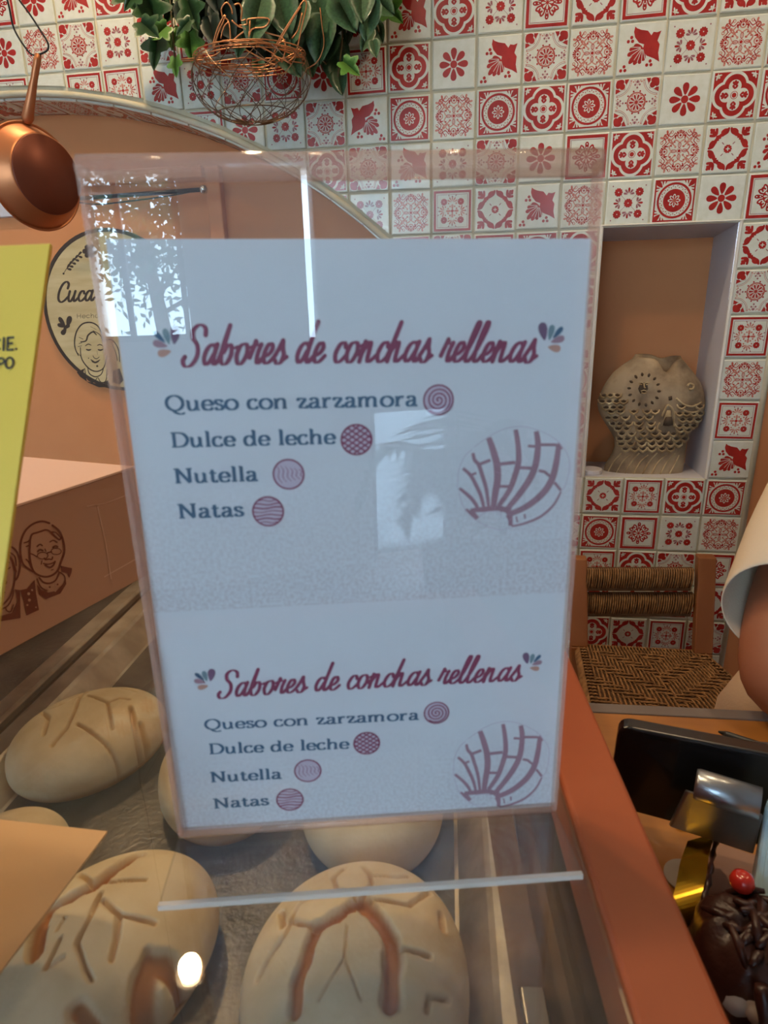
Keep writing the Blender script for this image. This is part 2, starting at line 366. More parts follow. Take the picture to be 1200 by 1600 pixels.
# ------------------------------------------------------------ tiled wall with arch and niche openings
PITCH = 0.11
GX0 = -0.2641; GZ0 = 0.61396                # grid line 0,0 of the tiles (column edge, row edge)
def cell(i, j): return (GX0 + (i + .5) * PITCH, GZ0 - (j + .5) * PITCH)
ACX, ACZ, AR = -1.35, -1.03, 1.60           # arch circle
def arch_d(x, z):                           # >0 outside the opening
    return math.hypot(x - ACX, z - ACZ) - AR if z > ACZ else abs(x - ACX) - AR
NX0, NX1, NZ0, NZ1 = 0.286, 0.616, -0.486, 0.174
WX0, WX1 = -1.70, GX0 + 9 * PITCH + 0.004
def wall_slab():
    n = 60; outer = []
    # grout plane: polygon strip between the arch and the outer rectangle, plus the pieces round the niche
    mb = MB(); y0, y1 = WALL + 0.002, WALL + 0.03
    def rc(x0, x1, z0, z1): mb.add([(x0, y0, z0), (x1, y0, z0), (x1, y0, z1), (x0, y0, z1)], [(0, 1, 2, 3)])
    xs = [WX0 + (ACX + AR - WX0) * k / n for k in range(n + 1)]
    for a, b in zip(xs, xs[1:]):
        za, zb = [ACZ + math.sqrt(max(0, AR * AR - (x - ACX) ** 2)) for x in (a, b)]
        mb.add([(a, y0, za), (b, y0, zb), (b, y0, CEIL), (a, y0, CEIL)], [(0, 1, 2, 3)])
    X = ACX + AR
    rc(X, NX0, FLOOR, CEIL); rc(NX0, NX1, FLOOR, NZ0); rc(NX0, NX1, NZ1, CEIL); rc(NX1, WX1, FLOOR, CEIL)
    return mb
wall = tag(wall_slab().build('wall_back', GROUT), kind='structure')
MAP = {-2: {-10: 'd', -9: 'f', -8: 'b', -7: 'q', -6: 's', -5: 'l', -4: 'r', -3: 'q', -2: 'o', -1: 'w', 0: 'm', 1: 'l', 2: 'r', 3: 'f', 4: 'w', 5: 'o', 6: 'b', 7: 'm', 8: 'l'},
 -1: {-12: 'q', -11: 'w', -10: 'f', -9: 'l', -8: 'r', -7: 'o', -6: 'r', -5: 'w', -4: 'm', -3: 's', -2: 'l', -1: 'o', 0: 'b', 1: 'q', 2: 'o', 3: 'd', 4: 's', 5: 'd', 6: 'q', 7: 's', 8: 'f'},
 0: {-12: 'm', -11: 'o', -10: 'w', -9: 'x', -8: 'w', -7: 'w', -6: 'b', -5: 'o', -4: 'r', -3: 'm', -2: 'f', -1: 'w', 0: 'q', 1: 'f', 2: 'b', 3: 'r', 4: 'l', 5: 'b', 6: 'o', 7: 'l', 8: 'd'},
 1: {-5: 'w', -4: 'f', -3: 'o', -2: 'r', -1: 'B', 0: 'm', 1: 'l', 2: 'm', 3: 'q', 4: 'm', 5: 'r', 6: 'f', 7: 'q', 8: 'm'},
 2: {-3: 'l', -2: 'q', -1: 'r', 0: 'b', 1: 'o', 2: 'r', 3: 'f', 4: 'd', 5: 'q', 6: 'l', 7: 's', 8: 'b'},
 3: {-2: 'm', -1: 'o', 0: 'l', 1: 'w', 2: 's', 3: 'b', 4: 'l', 5: 'o', 6: 'm', 7: 'f', 8: 'd'},
 4: {0: 'w', 1: 'r', 2: 'w', 3: 'm', 4: 'q', 8: 's'}, 5: {8: 'r', 4: 's'}, 6: {8: 'w'}, 7: {8: 'l'}, 8: {8: 'w'}, 9: {8: 'b'},
 10: {5: 's', 6: 'w', 7: 'q', 8: 'm'}, 11: {5: 'm', 6: 'd', 7: 'o', 8: 'l'}, 12: {5: 'w', 6: 'q', 7: 'r', 8: 'd'},
 13: {5: 'b', 6: 'f', 7: 'm', 8: 's'}, 14: {5: 'q', 6: 's', 7: 'w', 8: 'r'}}
rnd = random.Random(11); ntile = 0
for j in range(-3, 17):
    for i in range(-12, 9):
        x, z = cell(i, j); h = PITCH / 2
        cs = [(x + a * TS / 2, z + b * TS / 2) for a in (-1, 1) for b in (-1, 1)]
        ds = [arch_d(*c) - 0.022 for c in cs]
        if max(ds) <= 0.006: continue
        if NX0 - .02 < x < NX1 + .0 and NZ0 < z < NZ1 - .02: continue
        key = MAP.get(j, {}).get(i) or rnd.choice('fbqmolsrwd')
        me = TILE_MESH[key]
        o = bpy.data.objects.new('tile', me)
        if min(ds) < 0 or (i == 4 and 3 < j < 10):      # cut to the arch or to the niche edge
            me = me.copy(); b = bmesh.new(); b.from_mesh(me)
            def cut(co, no):
                g = b.verts[:] + b.edges[:] + b.faces[:]; bmesh.ops.bisect_plane(b, geom=g, plane_co=co, plane_no=no, clear_inner=True)
            if min(ds) < 0:
                dx, dz = x - ACX, z - ACZ; L = math.hypot(dx, dz) if z > ACZ else abs(dx)
                nx, nz = (dx / L, dz / L) if z > ACZ else (1, 0); r = AR + 0.022
                px, pz = (ACX + nx * r, ACZ + nz * r) if z > ACZ else (ACX + r, z)
                cut((px - x, 0, pz - z), (nx, 0, nz))
            else: cut((NX0 - .014 - x, 0, 0), (-1, 0, 0))
            b.to_mesh(me); b.free(); o.data = me
            if not len(me.polygons): bpy.data.meshes.remove(me); continue
        sc.collection.objects.link(o); o.parent = wall
        o.location = (x + rnd.uniform(-.0012, .0012), WALL + 0.0025 + rnd.uniform(-.0008, .0008), z + rnd.uniform(-.0015, .0015)); ntile += 1
        o.rotation_euler = (rnd.uniform(-.012, .012), rnd.uniform(-.014, .014), rnd.uniform(-.012, .012))
# arch: bead, soffit with its own row of tiles
def arc_pts(r, n, a0=-0.05, a1=PI * .62, y=WALL): return [(ACX + r * math.cos(a0 + (a1 - a0) * k / n), y, ACZ + r * math.sin(a0 + (a1 - a0) * k / n)) for k in range(n + 1)]
mb = MB(); mb.tube([(ACX + AR + .006, WALL, FLOOR)] + arc_pts(AR + 0.006, 70, 0), 0.008, 8); tag(mb.build('trim_1', GROUT, smooth=True), kind='structure')
mb = MB(); A = arc_pts(AR, 70, 0); B = arc_pts(AR, 70, 0, y=RECESS + .002)
mb.add(A + B, [(k, k + 1, 72 + k, 71 + k) for k in range(70)]); mb.add([(ACX + AR, WALL, FLOOR), (ACX + AR, RECESS, FLOOR), B[0], A[0]], [(0, 1, 2, 3)])
soffit = tag(mb.build('trim_2', GROUT), kind='structure')
n_s = 25; 
for k in range(n_s):
    a = 0.24 + k * (0.109 / AR); key = ('d', 's', 'l', 'w', 'b', 'q', 'r', 'm')[k % 8]
    o = bpy.data.objects.new('tile', TILE_MESH[key]); sc.collection.objects.link(o); o.parent = soffit
    # tile local: x right, z up, front -y ; map front to the arch centre
    ca, sa = math.cos(a), math.sin(a)
    M = Matrix(((-sa, ca, 0), (0, 0, 1), (ca, sa, 0))).to_4x4()       # columns: x->tangent, y->radial out, z->depth
    o.matrix_world = Matrix.Translation((ACX + (AR - .0005) * ca, WALL + .089, ACZ + (AR - .0005) * sa)) @ M @ Matrix.Scale(1.45, 4, (0, 0, 1))

# recessed orange wall behind the arch
mb = MB(); mb.box((-1.2, RECESS + .02, (CEIL + FLOOR) / 2), (3.0, .04, CEIL - FLOOR)); tag(mb.build('wall_recess', ORANGE), kind='structure')
mb = MB(); p = on_y(335, 300, RECESS - .02); mb.box((p.x, RECESS - .012, -.35), (.045, .035, 1.5)); tag(mb.build('trim_3', ORANGE, bevel=.004), kind='structure')
q = on_y(0, 293, RECESS - .02); r_ = on_y(322, 272, RECESS - .02)
mb = MB(); mb.hexa([(-2.2, RECESS, q.z + .02), (-2.2, RECESS - .05, q.z + .02), (-2.2, RECESS - .05, q.z - .012), (-2.2, RECESS, q.z - .012)], [(p.x - .022, RECESS, r_.z + .02), (p.x - .022, RECESS - .05, r_.z + .02), (p.x - .022, RECESS - .05, r_.z - .012), (p.x - .022, RECESS, r_.z - .012)])
tag(mb.build('trim_4', ORANGE, bevel=.003), kind='structure')
a = on_y(-40, 318, RECESS - .01); b_ = on_y(46, 338, RECESS - .01)
mb = MB(); mb.box(((a.x - .4 + b_.x) / 2, RECESS - .012, (a.z + b_.z) / 2), (b_.x - a.x + .4, .024, a.z - b_.z)); tag(mb.build('trim_5', REVEAL, bevel=.002), kind='structure')

# niche: splayed lilac-white reveals and an orange back
NB = [(0.318, -0.545), (0.628, -0.545), (0.630, 0.157), (0.318, 0.157)]; NY = 2.10
NB = [(0.305, -0.50), (0.628, -0.50), (0.630, 0.160), (0.305, 0.160)]
NF = [(NX0, NZ0), (NX1 - .004, NZ0), (NX1 - .004, NZ1), (NX0, NZ1)]
mb = MB(); f = [(x, WALL + .002, z) for x, z in NF]; g = [(x, NY, z) for x, z in NB]
mb.add(f + g, [(0, 1, 5, 4), (1, 2, 6, 5), (2, 3, 7, 6), (3, 0, 4, 7)]); tag(mb.build('trim_6', REVEAL), kind='structure')
mb = MB(); mb.add([(x + dx, NY, z + dz) for (x, z), dx, dz in zip(NB, (-.02, .02, .02, -.02), (-.02, -.02, .02, .02))], [(0, 1, 2, 3)]); tag(mb.build('wall_niche', ORANGE), kind='structure')
mb = MB(); mb.tube([(NX0 - .004, WALL - .002, NZ0), (NX0 - .004, WALL - .002, NZ1 + .004), (NX1, WALL - .002, NZ1 + .004), (NX1, WALL - .002, NZ0)], .0055, 6); tag(mb.build('trim_7', mat('white_plaster_edge', (.72, .7, .64), .7, bump=.5)), kind='structure')
# right-hand orange wall, bead between tiles and paint
mb = MB(); mb.box((WX1 + .9, WALL + .04, (CEIL + FLOOR) / 2), (1.8, .06, CEIL - FLOOR)); tag(mb.build('wall_right_of_tiles', ORANGE), kind='structure')
mb = MB(); mb.tube([(WX1, WALL, FLOOR), (WX1, WALL, CEIL)], .009, 6); tag(mb.build('trim_8', GROUT, smooth=True), kind='structure')
# rest of the room
YB = -2.7; XL, XR = -2.6, 2.5
def slab(name, c, s, m): mb = MB(); mb.box(c, s); return tag(mb.build(name, m), kind='structure')
slab('floor', (0, -.2, FLOOR - .03), (XR - XL, 5.2, .06), FLOORM)
slab('ceiling', (0, -.2, CEIL + .03), (XR - XL + .1, 5.2, .06), CEILM)
slab('wall_left', (XL - .03, 1.45, (CEIL + FLOOR) / 2), (.06, 1.3, CEIL - FLOOR), SIDEM)
slab('wall_left', (XL - .03, -.95, (CEIL + FLOOR) / 2), (.06, 3.5, CEIL - FLOOR), SIDEM)
slab('wall_right', (XR + .03, -.3, (CEIL + FLOOR) / 2), (.06, 4.9, CEIL - FLOOR), SIDEM)
slab('wall_recess_end', (-2.45, 1.92, (CEIL + FLOOR) / 2), (.3, .14, CEIL - FLOOR), SIDEM)
# street front behind the photographer: wide openings with slim mullions
FH = 1.12
slab('wall_front', (0, YB, (CEIL + FH) / 2), (XR - XL, .12, CEIL - FH), SIDEM)
for x0, x1 in ((XL, -2.50), (-.13, .425), (.475, .72), (1.20, XR)): slab('wall_front', ((x0 + x1) / 2, YB, (FH + FLOOR) / 2), (x1 - x0, .12, FH - FLOOR), SIDEM)
slab('wall_front', (-1.315, YB, (FLOOR - .14) / 2), (2.37, .12, -.14 - FLOOR), SIDEM)
slab('wall_front', (.45, YB, (FLOOR - .15) / 2), (.05, .12, -.15 - FLOOR), SIDEM); slab('wall_front', (.96, YB, .30), (.48, .12, 1.64), SIDEM)
FRM = mat('dark_window_frame', (.05, .04, .035), .4)
mb = MB()
for x in (-2.48, -1.86, -1.25, -.64, -.39, -.145): mb.box((x, YB, (FH - .14) / 2), (.025, .06, FH + .14))
for z in (-.125, FH - .02, .50): mb.box((-1.315, YB, z), (2.35, .06, .025))
tag(mb.build('window_1', FRM), kind='structure')
mb = MB()
for x in (.735, 1.185): mb.box((x, YB, (-.52 + FLOOR) / 2), (.03, .07, -.52 - FLOOR))
for z in (-.53, FLOOR + .05): mb.box((.96, YB, z), (.42, .07, .03))
tag(mb.build('door_1', FRM), kind='structure')
# pavement and trees outside
PAVE = mat('grey_pavement', (.35, .34, .32), .8, noise=5); slab('ground_outside', (0, -11, FLOOR - .05), (26, 16.5, .08), PAVE)
LEAFO = mat('street_tree_leaves', (.05, .12, .035), .5, noise=3, ncol=(.02, .06, .02)); BARK = mat('bark', (.12, .08, .05), .8, bump=.5)
def tree(x, y, h, r, n, label, seed):
    rn = random.Random(seed); t = thing('street_tree', label, 'tree', (x, y, FLOOR))
    mb = MB(); mb.tube([(0, 0, 0), (.05, .02, h * .4), (-.05, 0, h * .75), (0, .05, h)], [.12, .09, .06, .02], 8)
    for k in range(6): a = k * 1.1; mb.tube([(0, 0, h * (.45 + .06 * k)), (math.cos(a) * r * .7, math.sin(a) * r * .7, h * (.62 + .06 * k))], [.035, .01], 5)
    mb.build('trunk', BARK, t, smooth=True); mb = MB()
    for _ in range(n):
        c = Vector((rn.gauss(0, .42), rn.gauss(0, .42), rn.gauss(0, .42))) * r + Vector((0, 0, h * .85)); u = Vector((rn.gauss(0, 1), rn.gauss(0, 1), rn.gauss(0, 1))).normalized(); w = u.orthogonal().normalized(); s = rn.uniform(.035, .075)
        mb.add([c - u * s, c + w * s * .5, c + u * s, c - w * s * .5], [(0, 1, 2, 3)])
    o = mb.build('foliage', LEAFO, t, recalc=False); o['kind'] = 'stuff'
tree(-3.4, -6.5, 2.6, 1.2, 3500, 'leafy street tree outside the window', 1)
tree(-.5, -8.0, 2.9, 1.3, 3000, 'leafy street tree between window and door', 2)
tree(3.3, -6.8, 2.6, 1.0, 2500, 'leafy street tree outside the open door', 3)
# potted palm in the doorway
pp = thing('potted_palm', 'potted palm standing in the doorway behind the photographer', 'plant', (.93, -1.95, FLOOR)); mb = MB(); mb.lathe([(.10, 0), (.14, .02), (.16, .28), (.17, .30), (.15, .30), (.13, .26)], 24); mb.build('pot', BARK, pp, smooth=True); rp = random.Random(9)
for k in range(17):
    a = rp.uniform(0, 6.28); r = rp.uniform(.14, .34); h = rp.uniform(.45, .80); mid = catmull([(0, 0, .26), (r * .35 * math.cos(a), r * .35 * math.sin(a), .26 + h * .7), (r * math.cos(a), r * math.sin(a), .26 + h * .85), (r * 1.35 * math.cos(a), r * 1.35 * math.sin(a), .2 + h * .6)], 6); mb = MB(); mb.tube(mid, .004, 4)
    for i in range(4, len(mid)):
        p = Vector(mid[i]); d = Vector((-math.sin(a), math.cos(a), -.25))
        for s_ in (-1, 1): e = p + Vector((d.x * s_, d.y * s_, d.z)) * .16 + Vector((math.cos(a), math.sin(a), 0)) * .06; w = Vector((math.cos(a), math.sin(a), 0)) * .028; mb.add([p - w, p + w, e], [(0, 1, 2)])
    mb.build('frond', LEAFO, pp, recalc=False)
# ceiling lamps
LAMPM = emit('lamp_glow', (1.0, .72, .42), 45); RIMM = mat('lamp_rim', (.8, .78, .72), .4)
LL = ['ceiling downlight nearest the recess arch', 'ceiling downlight above the wooden till table', 'ceiling downlight above the glass case', 'ceiling downlight towards the right wall', 'ceiling downlight towards the left wall']
for p, lb in zip(LAMPS, LL):
    t = thing('ceiling_lamp', lb, 'lamp', p); mb = MB(); mb.lathe([(.062, .04), (.062, -.01), (.052, -.014), (.046, 0), (.046, .03)], 24); mb.build('rim', RIMM, t, smooth=True)
    mb = MB(); mb.lathe([(.033, .002), (.032, -.004), (.008, -.008)], 20); mb.build('bulb', LAMPM, t)
# ------------------------------------------------------------ hand-drawn letter shapes: (advance, [strokes]); x-height = 1
SCRIPT = {
 'S': (1.05, [[(1.0, 1.45), (.92, 1.8), (.6, 1.95), (.32, 1.7), (.38, 1.3), (.66, .95), (.74, .45), (.5, 0), (.18, -.05), (.02, .2), (.1, .42)]]),
 'a': (.86, [[(.6, .82), (.42, 1.0), (.18, .8), (.07, .35), (.2, .02), (.4, .15), (.6, .6)], [(.66, 1.0), (.58, .45), (.62, .06), (.74, .04), (.9, .3)]]),
 'b': (.86, [[(.0, .2), (.18, 1.0), (.3, 1.9)], [(.3, 1.9), (.14, 1.0), (.1, .35), (.24, .02), (.46, .06), (.62, .45), (.56, .9), (.38, .95), (.2, .6)], [(.58, .85), (.75, .78), (.88, .85)]]),
 'o': (.78, [[(.44, 1.0), (.18, .88), (.07, .42), (.2, .03), (.42, .05), (.6, .5), (.52, .92), (.4, .98)], [(.52, .88), (.66, .78), (.82, .85)]]),
 'r': (.66, [[(0, .3), (.14, .9), (.18, 1.12)], [(.18, 1.12), (.3, .92), (.5, .95)], [(.5, .95), (.4, .5), (.42, .08), (.54, .04), (.7, .3)]]),
 'e': (.64, [[(.0, .3), (.3, .42), (.48, .72), (.38, .98), (.2, .88), (.08, .4), (.2, .03), (.42, .06), (.66, .34)]]),
 's': (.68, [[(0, .3), (.2, .75), (.32, 1.12)], [(.32, 1.12), (.38, .75), (.5, .4), (.42, .05), (.22, -.02), (.1, .14)], [(.45, .1), (.7, .32)]]),
 'd': (.9, [[(.56, .82), (.4, 1.0), (.17, .8), (.07, .35), (.2, .02), (.38, .15), (.56, .6)], [(.8, 2.0), (.66, 1.1), (.58, .4), (.64, .05), (.76, .04), (.92, .3)]]),
 'c': (.62, [[(.54, .74), (.44, .98), (.22, .88), (.07, .4), (.2, .02), (.42, .06), (.66, .34)]]),
 'n': (.9, [[(0, .35), (.12, .8), (.16, 1.02)], [(.16, 1.02), (.1, .5), (.06, .02)], [(.08, .4), (.3, .92), (.46, .96), (.46, .5), (.48, .08), (.62, .03), (.92, .35)]]),
 'h': (.9, [[(0, .3), (.2, 1.2), (.32, 1.95)], [(.32, 1.95), (.16, 1.0), (.06, .02)], [(.08, .4), (.3, .92), (.46, .96), (.46, .5), (.48, .08), (.62, .03), (.92, .35)]]),
 'l': (.48, [[(0, .3), (.24, 1.1), (.38, 1.85), (.28, 1.95), (.14, 1.2), (.08, .3), (.18, .02), (.32, .06), (.5, .34)]]),
 'u': (.9, [[(.12, 1.0), (.06, .4), (.16, .03), (.34, .08), (.56, .6)], [(.62, 1.0), (.54, .45), (.58, .06), (.7, .04), (.9, .3)]]),
 'C': (.95, [[(.85, 1.3), (.9, 1.7), (.68, 1.95), (.36, 1.7), (.12, 1.0), (.12, .3), (.36, -.02), (.66, .1), (.95, .45)]]),
 ' ': (.5, [])}
def bowl(x, w): return [(x + w * .5 + w * .5 * math.cos(t), .5 + .5 * math.sin(t)) for t in [PI / 2 + 2 * PI * k / 20 for k in range(21)]]
# stroke: points, thick, thin ; '=' marks a straight stroke
K, T = .2, .075
SERIF = {
 'o': (1.12, [bowl(.1, .92)]),
 'u': (1.2, [[(.22, .96), (.22, .35), (.34, .06), (.58, .03), (.84, .28)], '=', [(.86, .97), (.86, .03)], [(.04, .96), (.26, .96)], [(.68, .96), (.9, .96)], [(.84, .04), (1.08, .04)]]),
 'e': (1.0, [[(.16, .52), (.85, .52), (.84, .75), (.68, .95), (.48, .98), (.24, .85), (.13, .5), (.24, .12), (.52, .02), (.74, .06), (.9, .24)]]),
 's': (.82, [[(.66, .74), (.6, .9), (.4, .98), (.2, .92), (.16, .74), (.3, .58), (.54, .46), (.7, .26), (.6, .08), (.4, .02), (.2, .08), (.13, .28)]]),
 'c': (.96, [[(.8, .78), (.7, .94), (.5, .98), (.24, .85), (.13, .5), (.24, .12), (.52, .02), (.74, .08), (.88, .26)]]),
 'n': (1.24, ['=', [(.24, .97), (.24, .03)], [(.26, .68), (.45, .92), (.68, .98), (.88, .82), (.9, .5), (.9, .03)], [(.06, .96), (.26, .96)], [(.06, .04), (.44, .04)], [(.72, .04), (1.1, .04)]]),
 'h': (1.24, ['=', [(.24, 1.55), (.24, .03)], [(.26, .68), (.45, .92), (.68, .98), (.88, .82), (.9, .5), (.9, .03)], [(.06, 1.54), (.26, 1.54)], [(.06, .04), (.44, .04)], [(.72, .04), (1.1, .04)]]),
 'm': (1.86, ['=', [(.24, .97), (.24, .03)], [(.26, .68), (.42, .92), (.6, .98), (.78, .82), (.8, .5), (.8, .03)], [(.82, .68), (1.0, .92), (1.22, .98), (1.42, .82), (1.44, .5), (1.44, .03)], [(.06, .96), (.26, .96)], [(.06, .04), (.42, .04)], [(.64, .04), (.98, .04)], [(1.28, .04), (1.64, .04)]]),
 'r': (.9, ['=', [(.26, .97), (.26, .03)], [(.28, .6), (.42, .88), (.62, .97), (.74, .84)], [(.06, .96), (.28, .96)], [(.06, .04), (.5, .04)]]),
 'z': (.92, [[(.15, .72), (.17, .95), (.5, .95), (.78, .95)], '=', [(.74, .93), (.2, .07)], [(.16, .05), (.5, .05), (.8, .05), (.84, .3)]]),
 'a': (1.04, [[(.2, .76), (.3, .94), (.52, .98), (.72, .84), (.74, .5), (.74, .14), (.84, .03), (1.0, .08)], [(.74, .58), (.5, .54), (.26, .44), (.16, .25), (.26, .05), (.5, .04), (.72, .26)]]),
 'l': (.6, ['=', [(.3, 1.55), (.3, .03)], [(.1, 1.54), (.32, 1.54)], [(.08, .04), (.52, .04)]]),
 'd': (1.2, [[(.84, .74), (.66, .94), (.46, .98), (.22, .84), (.12, .5), (.22, .14), (.46, .02), (.66, .06), (.84, .28)], '=', [(.88, 1.55), (.88, .03)], [(.68, 1.54), (.9, 1.54)], [(.88, .04), (1.1, .04)]]),
 't': (.78, [[(.32, 1.3), (.32, .6), (.32, .24), (.42, .05), (.58, .03), (.72, .18)], [(.06, .95), (.66, .95)]]),
 'N': (1.6, ['=', [(.3, 1.46), (.3, .04)], '=', [(.3, 1.46), (1.26, .02)], '=', [(1.26, 1.46), (1.26, .02)], [(.04, 1.46), (.42, 1.46)], [(.08, .04), (.54, .04)], [(1.02, 1.46), (1.5, 1.46)]]),
 'D': (1.56, ['=', [(.34, 1.46), (.34, .04)], [(.1, 1.46), (.7, 1.46), (1.1, 1.34), (1.38, .95), (1.38, .55), (1.12, .16), (.7, .04), (.1, .04)]]),
 'Q': (1.6, [[(.76 + .64 * math.cos(t), .75 + .73 * math.sin(t)) for t in [2 * PI * k / 20 for k in range(21)]], [(.62, .04), (.8, -.2), (1.15, -.34), (1.5, -.24)]]),
 ' ': (.62, [])}
SANS = {'H': (1.2, [[(.2, 1.4), (.2, 0)], [(.95, 1.4), (.95, 0)], [(.2, .7), (.95, .7)]]), 'e': (1.0, [[(.15, .5), (.85, .5), (.8, .85), (.5, 1), (.2, .85), (.12, .5), (.2, .12), (.5, 0), (.8, .12)]]),
 'c': (.95, [[(.8, .85), (.5, 1), (.2, .85), (.12, .5), (.2, .12), (.5, 0), (.8, .15)]]), 'h': (1.0, [[(.18, 1.5), (.18, 0)], [(.18, .6), (.4, .98), (.75, .85), (.8, 0)]]), 'o': (1.05, [bowl(.12, .8)]),
 'C': (1.15, [[(.95, 1.2), (.6, 1.4), (.25, 1.15), (.14, .7), (.25, .2), (.6, 0), (.95, .2)]]), 'I': (.5, [[(.25, 1.4), (.25, 0)]]), 'E': (1.0, [[(.85, 1.4), (.2, 1.4)], [(.2, 1.4), (.2, 0)], [(.2, 0), (.85, 0)], [(.2, .72), (.75, .72)]]),
 '.': (.4, [[(.18, .04), (.22, .04)]]), 'P': (1.0, [[(.2, 0), (.2, 1.4)], [(.2, 1.4), (.6, 1.4), (.88, 1.2), (.88, .85), (.6, .65), (.2, .65)]]), 'O': (1.25, [[(.62 + .48 * math.cos(t), .7 + .72 * math.sin(t)) for t in [2 * PI * k / 16 for k in range(17)]]]),
 'A': (1.2, [[(.1, 0), (.6, 1.4)], [(.6, 1.4), (1.1, 0)], [(.3, .5), (.9, .5)]]), 'S': (1.05, [[(.85, 1.2), (.5, 1.4), (.18, 1.1), (.5, .75), (.85, .4), (.55, 0), (.15, .2)]])}
def text(art, s, font, p0, p1, xh, w, nib=None, slant=0, m=0, l=1, curve=0):
    W_ = sum(font[c][0] for c in s); L = math.hypot(p1[0] - p0[0], p1[1] - p0[1]); ex, ey = (p1[0] - p0[0]) / L, (p1[1] - p0[1]) / L
    sx = L / W_ if p1 else xh; x0 = 0
    for c in s:
        adv, st = font[c]; straight = font is SANS
        for q in st:
            if q == '=': straight = True; continue
            P = []
            for x, y in (q if (straight and len(q) == 2) or len(q) > 15 else catmull(q, 5)):
                X = (x0 + x) * sx + slant * y * xh; Y = y * xh + curve * math.sin(PI * (x0 + x) / W_)
                P.append((p0[0] + X * ex - Y * ey, p0[1] + X * ey + Y * ex))
            art.line(P, w * xh, m, l, nib=None if nib is None else nib * xh, cap=font is not SERIF)
            straight = font is SANS
        x0 += adv

# ------------------------------------------------------------ clear acrylic sign holder with the printed menu sheet
SA = Vector((-0.17131, 0.27778, GLASS)); SANG = math.radians(12.513)
SU = Vector((math.cos(SANG), math.sin(SANG), 0)); SN = Vector((-math.sin(SANG), math.cos(SANG), 0))
def sgn(px, py):                         # a ray meets the sheet's plane: (across, up) in metres
    d = ray(px, py); p = d * (SA.dot(SN) / d.dot(SN)) - SA; return (p.dot(SU), p.z)
ACR = clear('clear_acrylic', (.985, .99, .99), 1.0, .022, (.85, .8, .85), .01, 1.49)
ACRE = clear('acrylic_edge', (.96, .86, .80), .6, .28, (.85, .62, .52), .1)  # peach tint and haze put warm refracted light into the clear edge
ACRF = clear('acrylic_foot_edge', (.95, .93, .88), .5, .6, (.85, .78, .70), .1)
HW, HH = .2238, .3575
holder = thing('sign_holder', 'tall clear acrylic sign holder with a flat front foot, holding the printed menu', 'sign holder', SA + SU * HW / 2, SANG)
def loc(u): return u - HW / 2
mb = MB(); mb.box((0, -.0032, HH / 2), (HW - .003, .0022, HH - .012)); mb.build('front_panel', ACR, holder)
mb = MB(); mb.box((0, .0030, HH / 2), (HW - .003, .0022, HH - .012)); mb.build('back_panel', ACR, holder)
mb = MB(); mb.box((0, -.0245, .0014), (HW, .045, .0028)); mb.build('foot', ACR, holder)
mb = MB(); mb.box((0, -.0485, .0016), (HW, .0026, .0032)); mb.build('foot_edge', ACRF, holder)
mb = MB(); mb.tube([(loc(0), -.0005, HH - .005), (loc(HW), -.0005, HH - .005)], .0058, 12); mb.build('folded_top_edge', ACRE, holder, smooth=True)
mb = MB(); mb.tube([(loc(0), -.001, .003), (loc(HW), -.001, .003)], .003, 8); mb.build('bottom_fold', ACRE, holder, smooth=True)
for u in (.0009, HW - .0009): mb = MB(); mb.box((loc(u), 0, HH / 2), (.0024, .009, HH - .008)); mb.build('side_edge', ACRE, holder)

PAPER = mat('menu_paper', (.72, .725, .76), .65, spec=.3)
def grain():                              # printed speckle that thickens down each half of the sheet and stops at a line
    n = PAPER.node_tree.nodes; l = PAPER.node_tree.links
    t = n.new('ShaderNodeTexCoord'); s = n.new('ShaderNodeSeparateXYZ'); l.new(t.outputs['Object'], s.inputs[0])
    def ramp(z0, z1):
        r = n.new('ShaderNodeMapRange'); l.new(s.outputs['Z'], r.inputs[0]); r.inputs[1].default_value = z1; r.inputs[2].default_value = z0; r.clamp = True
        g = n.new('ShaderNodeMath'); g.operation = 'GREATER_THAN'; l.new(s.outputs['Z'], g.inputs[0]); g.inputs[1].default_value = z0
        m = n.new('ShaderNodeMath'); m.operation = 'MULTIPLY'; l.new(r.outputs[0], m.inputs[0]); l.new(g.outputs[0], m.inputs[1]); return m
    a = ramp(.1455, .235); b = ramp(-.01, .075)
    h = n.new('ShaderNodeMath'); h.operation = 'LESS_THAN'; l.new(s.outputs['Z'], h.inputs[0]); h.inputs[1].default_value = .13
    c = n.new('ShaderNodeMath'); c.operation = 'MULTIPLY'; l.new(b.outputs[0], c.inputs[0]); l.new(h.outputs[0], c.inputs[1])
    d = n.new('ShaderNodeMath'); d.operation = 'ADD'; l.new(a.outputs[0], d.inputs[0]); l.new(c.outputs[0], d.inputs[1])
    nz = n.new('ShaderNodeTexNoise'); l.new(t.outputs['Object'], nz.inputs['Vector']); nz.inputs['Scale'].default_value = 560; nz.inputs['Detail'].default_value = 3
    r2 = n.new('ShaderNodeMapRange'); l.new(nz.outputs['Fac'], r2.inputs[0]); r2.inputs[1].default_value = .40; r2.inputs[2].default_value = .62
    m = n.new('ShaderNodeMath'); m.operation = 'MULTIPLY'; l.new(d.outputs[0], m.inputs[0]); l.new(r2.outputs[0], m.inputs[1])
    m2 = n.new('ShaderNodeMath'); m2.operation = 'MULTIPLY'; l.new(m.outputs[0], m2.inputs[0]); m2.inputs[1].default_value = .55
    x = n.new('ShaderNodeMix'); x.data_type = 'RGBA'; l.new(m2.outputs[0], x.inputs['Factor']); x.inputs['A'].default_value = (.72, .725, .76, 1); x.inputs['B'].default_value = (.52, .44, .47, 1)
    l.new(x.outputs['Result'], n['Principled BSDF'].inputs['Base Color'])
grain()
